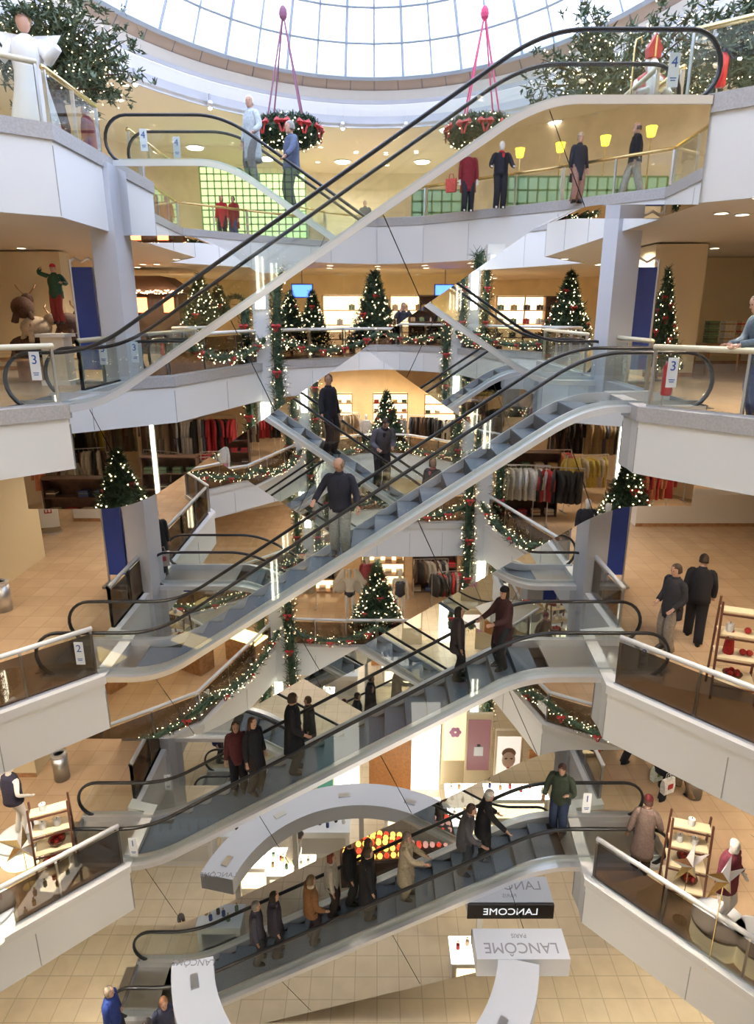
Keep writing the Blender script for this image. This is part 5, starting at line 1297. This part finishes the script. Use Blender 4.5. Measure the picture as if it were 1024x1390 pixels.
text_obj('LANCOME', .24, 'white_text', t, (3.15, -.022, 2.74), (PI/2, 0, PI))
for px, D, nm in ((212, 17.5, 'left of'), (838, 17.2, 'right, behind')):
    x_, y_ = XR(px, D, 2, 2.0); q = thing('strip_light', 'white vertical strip light %s the mirrored tree of the middle gallery' % nm, 'strip light', (x_, y_, Z[2]))
    MB().box((0, 0, 1.9), (.14, .06, 3.8)).build('backplate', 'white', q); MB().box((0, .04, 1.9), (.07, .03, 3.7)).build('tube', 'tube_light', q)
# tall panels with posters near the perfume hall
def poster(x, y, z, rz, w_, h, label, kind, base=True):
    t = thing('advertising_board', label, 'poster', (x, y, z), rz)
    MB().box((0, 0, h/2), (w_, .10, h)).build('panel', {'wood': 'orange_wood', 'lit': 'lit_white', 'blue': M('pale_blue', (.45, .62, .70), .5), 'teal': M('teal', (.15, .55, .48), .5)}.get(kind, 'cream'), t)
    if kind in ('face', 'flower', 'bottle'):
        MB().box((0, -.06, h*.62), (w_*.86, .02, h*.62)).build('sheet', M('sheet_'+kind, {'face': (.75, .68, .60), 'flower': (.85, .75, .55), 'bottle': (.10, .06, .06)}[kind], .4, emit={'face': (1, .9, .8), 'flower': (1, .8, .5), 'bottle': (.3, .12, .12)}[kind], es=.5), t)
    if kind == 'face':
        MB().ball((0, -.075, h*.66), w_*.25, 12, 8, (1, .06, 1.35)).build('portrait', M('portrait', (.80, .60, .48), .5), t, True); MB().ball((0, -.064, h*.74), w_*.3, 12, 8, (1, .05, .9)).build('portrait_hair', M('portrait_hair', (.25, .14, .08), .6), t, True)
        for s_ in (-1, 1): MB().ball((s_*w_*.1, -.094, h*.68), w_*.04, 8, 6, (1.4, .3, .7)).build('portrait_eye', 'black', t)
        MB().ball((0, -.094, h*.57), w_*.05, 8, 6, (1.5, .3, .6)).build('portrait_mouth', 'red', t)
    if kind == 'flower':
        for i in range(6): a = i*PI/3; MB().ball((w_*.14*math.cos(a), -.08, h*.66+w_*.14*math.sin(a)), w_*.10, 8, 6, (1, .1, 1)).build('petal', M('petal', (.55, .25, .45), .5), t)
    if kind == 'bottle':
        MB().box((0, -.08, h*.55), (w_*.35, .02, w_*.4)).build('flask', 'paper', t); MB().box((0, -.08, h*.55+w_*.26), (w_*.12, .02, w_*.1)).build('stopper', 'black', t)
    return t
for px, D, kind, w_, h, lab in ((530, 16.6, 'wood', 1.3, 3.0, 'orange veneer panel mirrored beside the perfume posters'), (578, 17.0, 'lit', .9, 3.0, 'glowing white panel right of the orange veneer'), (618, 17.2, 'flower', .8, 3.0, 'glowing poster of a pink flower by the perfume hall'), (650, 16.8, 'bottle', .8, 2.9, 'dark poster of a perfume flask'), (690, 16.0, 'face', .8, 2.9, 'poster of a face right of the flask poster'),
                             (440, 16.9, 'teal', .5, 2.6, 'teal column panel left of the orange veneer'), (470, 17.2, 'lit', .8, 2.6, 'glowing white panel between teal and orange'), (745, 15.2, 'wood', 1.2, 2.8, 'orange veneer panel at right, mirrored below the gallery')):
    x_, y_ = XR(px, D, 0, 2.0); poster(x_, y_, 0, PI, w_, h, lab, kind)
for px, Y, kind, lab in ((388, 24.5, 'face', 'portrait poster behind the long black coat, left'), (418, 24.8, 'face', 'portrait poster behind the long black coat, right'), (500, 26.5, 'lit', 'glowing panel at the far ground floor, left'), (560, 26.2, 'flower', 'flower poster at the far ground floor'), (660, 25.8, 'bottle', 'flask poster at the far ground floor, right'), (610, 26.4, 'lit', 'glowing panel at the far ground floor, centre')):
    poster(XA(px, Y, 1.5), Y, 0, 0, .9, 2.7, lab, kind)
def counter(x, y, z, rz, w_, label, place, glow=False, n=6, seed=0):
    rnd = random.Random(seed); t = thing('shop_counter', label, 'counter', (x, y, z), rz)
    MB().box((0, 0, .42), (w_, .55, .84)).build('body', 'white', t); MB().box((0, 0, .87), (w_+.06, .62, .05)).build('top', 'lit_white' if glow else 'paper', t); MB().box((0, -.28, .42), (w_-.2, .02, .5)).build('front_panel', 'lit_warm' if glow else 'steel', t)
    Rm = Matrix.Rotation(rz, 3, 'Z')
    for i in range(n):
        ci = rnd.randrange(7); o = bpy.data.objects.new('bottle', goods_mesh('bottle', ci)); COL.objects.link(o); o.location = Vector((x, y, z))+Rm @ Vector((-w_/2+.15+(w_-.3)*i/(n-1), rnd.uniform(-.15, .15), .896))
        tag(o, 'small flask standing on the counter %s' % place, 'bottle', 'flasks on the counter %s' % place)
CT = [(365, 1165, 1, 1.6, 1, 'left inside the ring canopy'), (440, 1120, 1, 1.4, 0, 'behind the ring canopy'), (340, 1125, 1, 1.5, 0, 'left of the ring canopy'), (395, 1175, 1, 1.2, 1, 'lit, at the centre of the ring canopy'), (560, 1095, 1, 1.6, 1, 'before the glowing white panel'),
      (640, 1075, 1, 1.5, 1, 'before the flower poster'), (610, 1110, 0, 1.8, 1, 'direct below the rear escalator'), (700, 1075, 0, 1.8, 1, 'at the foot of the right pilaster'), (250, 1130, 1, 1.6, 0, 'far left on the pale floor'), (300, 1245, 0, 1.0, 0, 'with red candles near the lower left'), (655, 1290, 1, 1.4, 1, 'below the dark fascia')]
for i, (px, py, ref, w_, gl, pl) in enumerate(CT):
    x_, y_ = GF(px, py, .85)
    if ref: y_ = 19.98-y_
    counter(x_, y_, 0, PI if ref else 0, w_, '%s shop counter %s' % ('glowing white' if gl else 'white', pl), pl, bool(gl), 6, i)
# candle stalls: trays of coloured balls
for px, py, wh in ((505, 1150, 'left'), (575, 1135, 'right'), (540, 1128, 'middle')):
    x_, y_ = GF(px, py, .8); t = thing('market_stall', 'dark sloping stall of glowing coloured candles, %s of three' % wh, 'stall', (x_, y_, 0), .1)
    MB().box((0, 0, .4), (1.7, .9, .8)).build('body', 'dark_wood', t); MB().box((0, 0, .86), (1.7, 1.0, .05), rx=.25).build('tray', 'dark_wood', t)
    for i in range(9):
        for j in range(5):
            o = MB().ball((0, 0, 0), .075, 8, 6).build('ball', [M('ball_gold', (1, .6, .1), .3, emit=(1, .55, .1), es=1.5), M('ball_red', (.6, .03, .02), .3, emit=(1, .1, .05), es=.5), M('ball_pink', (.8, .4, .35), .3, emit=(1, .5, .4), es=.4)][(0 if wh != 'right' else 2) if (i+j) % 3 else 1], t, True)
            o.location = (-.72+.18*i, -.36+.18*j, .86+(-.36+.18*j)*.25+.08)
# bags
def bag(x, y, z, label, col, logo=None):
    t = thing('carrier_bag', label, 'bag', (x, y, z), .4)
    MB().rings([[(-a, -b, zz), (a, -b, zz), (a, b, zz), (-a, b, zz)] for zz, a, b in ((0, .14, .06), (.2, .15, .07), (.36, .16, .03))]).build('body', fab(col), t); 
    for s_ in (-1, 1): MB().tube([(-.07, s_*.02, .35), (-.05, s_*.02, .48), (.05, s_*.02, .48), (.07, s_*.02, .35)], .007, 5).build('handle', fab(col), t)
    if logo: MB().box((0, -.075, .2), (.14, .01, .12)).build('print', logo, t)
for px, py, lvl, lab, c, lg in ((907, 1065, 1, 'white carrier bag with red print held beside the black coat', (.8, .78, .74), 'red'), (893, 1048, 1, 'white carrier bag with green print held in front', (.75, .8, .72), 'green_joint')):
    x_, y_ = GF(px, py, Z[lvl]+.5); bag(x_, y_, Z[lvl]+.3, lab, c, lg)
x_, y_ = XA(222, 14.5, 8.7), 14.5; bag(x_, y_, Z[2]+.35, 'patterned carrier bag held by the long black coat at the landing', (.55, .45, .42), 'red')
x_, y_ = XR(613, 20.2, 4); bag(x_, y_, Z[4]+.55, 'red and white bag beside the dark red dress', (.6, .1, .08), 'paper')
finish_people()
dgp = bpy.context.evaluated_depsgraph_get()
for o in [o for o in SC.objects if o.type == 'FONT']:
    me = bpy.data.meshes.new_from_object(o.evaluated_get(dgp)); n_ = bpy.data.objects.new('lettering', me); COL.objects.link(n_)
    n_.parent = o.parent; n_.location = o.location; n_.rotation_euler = o.rotation_euler; bpy.data.objects.remove(o)
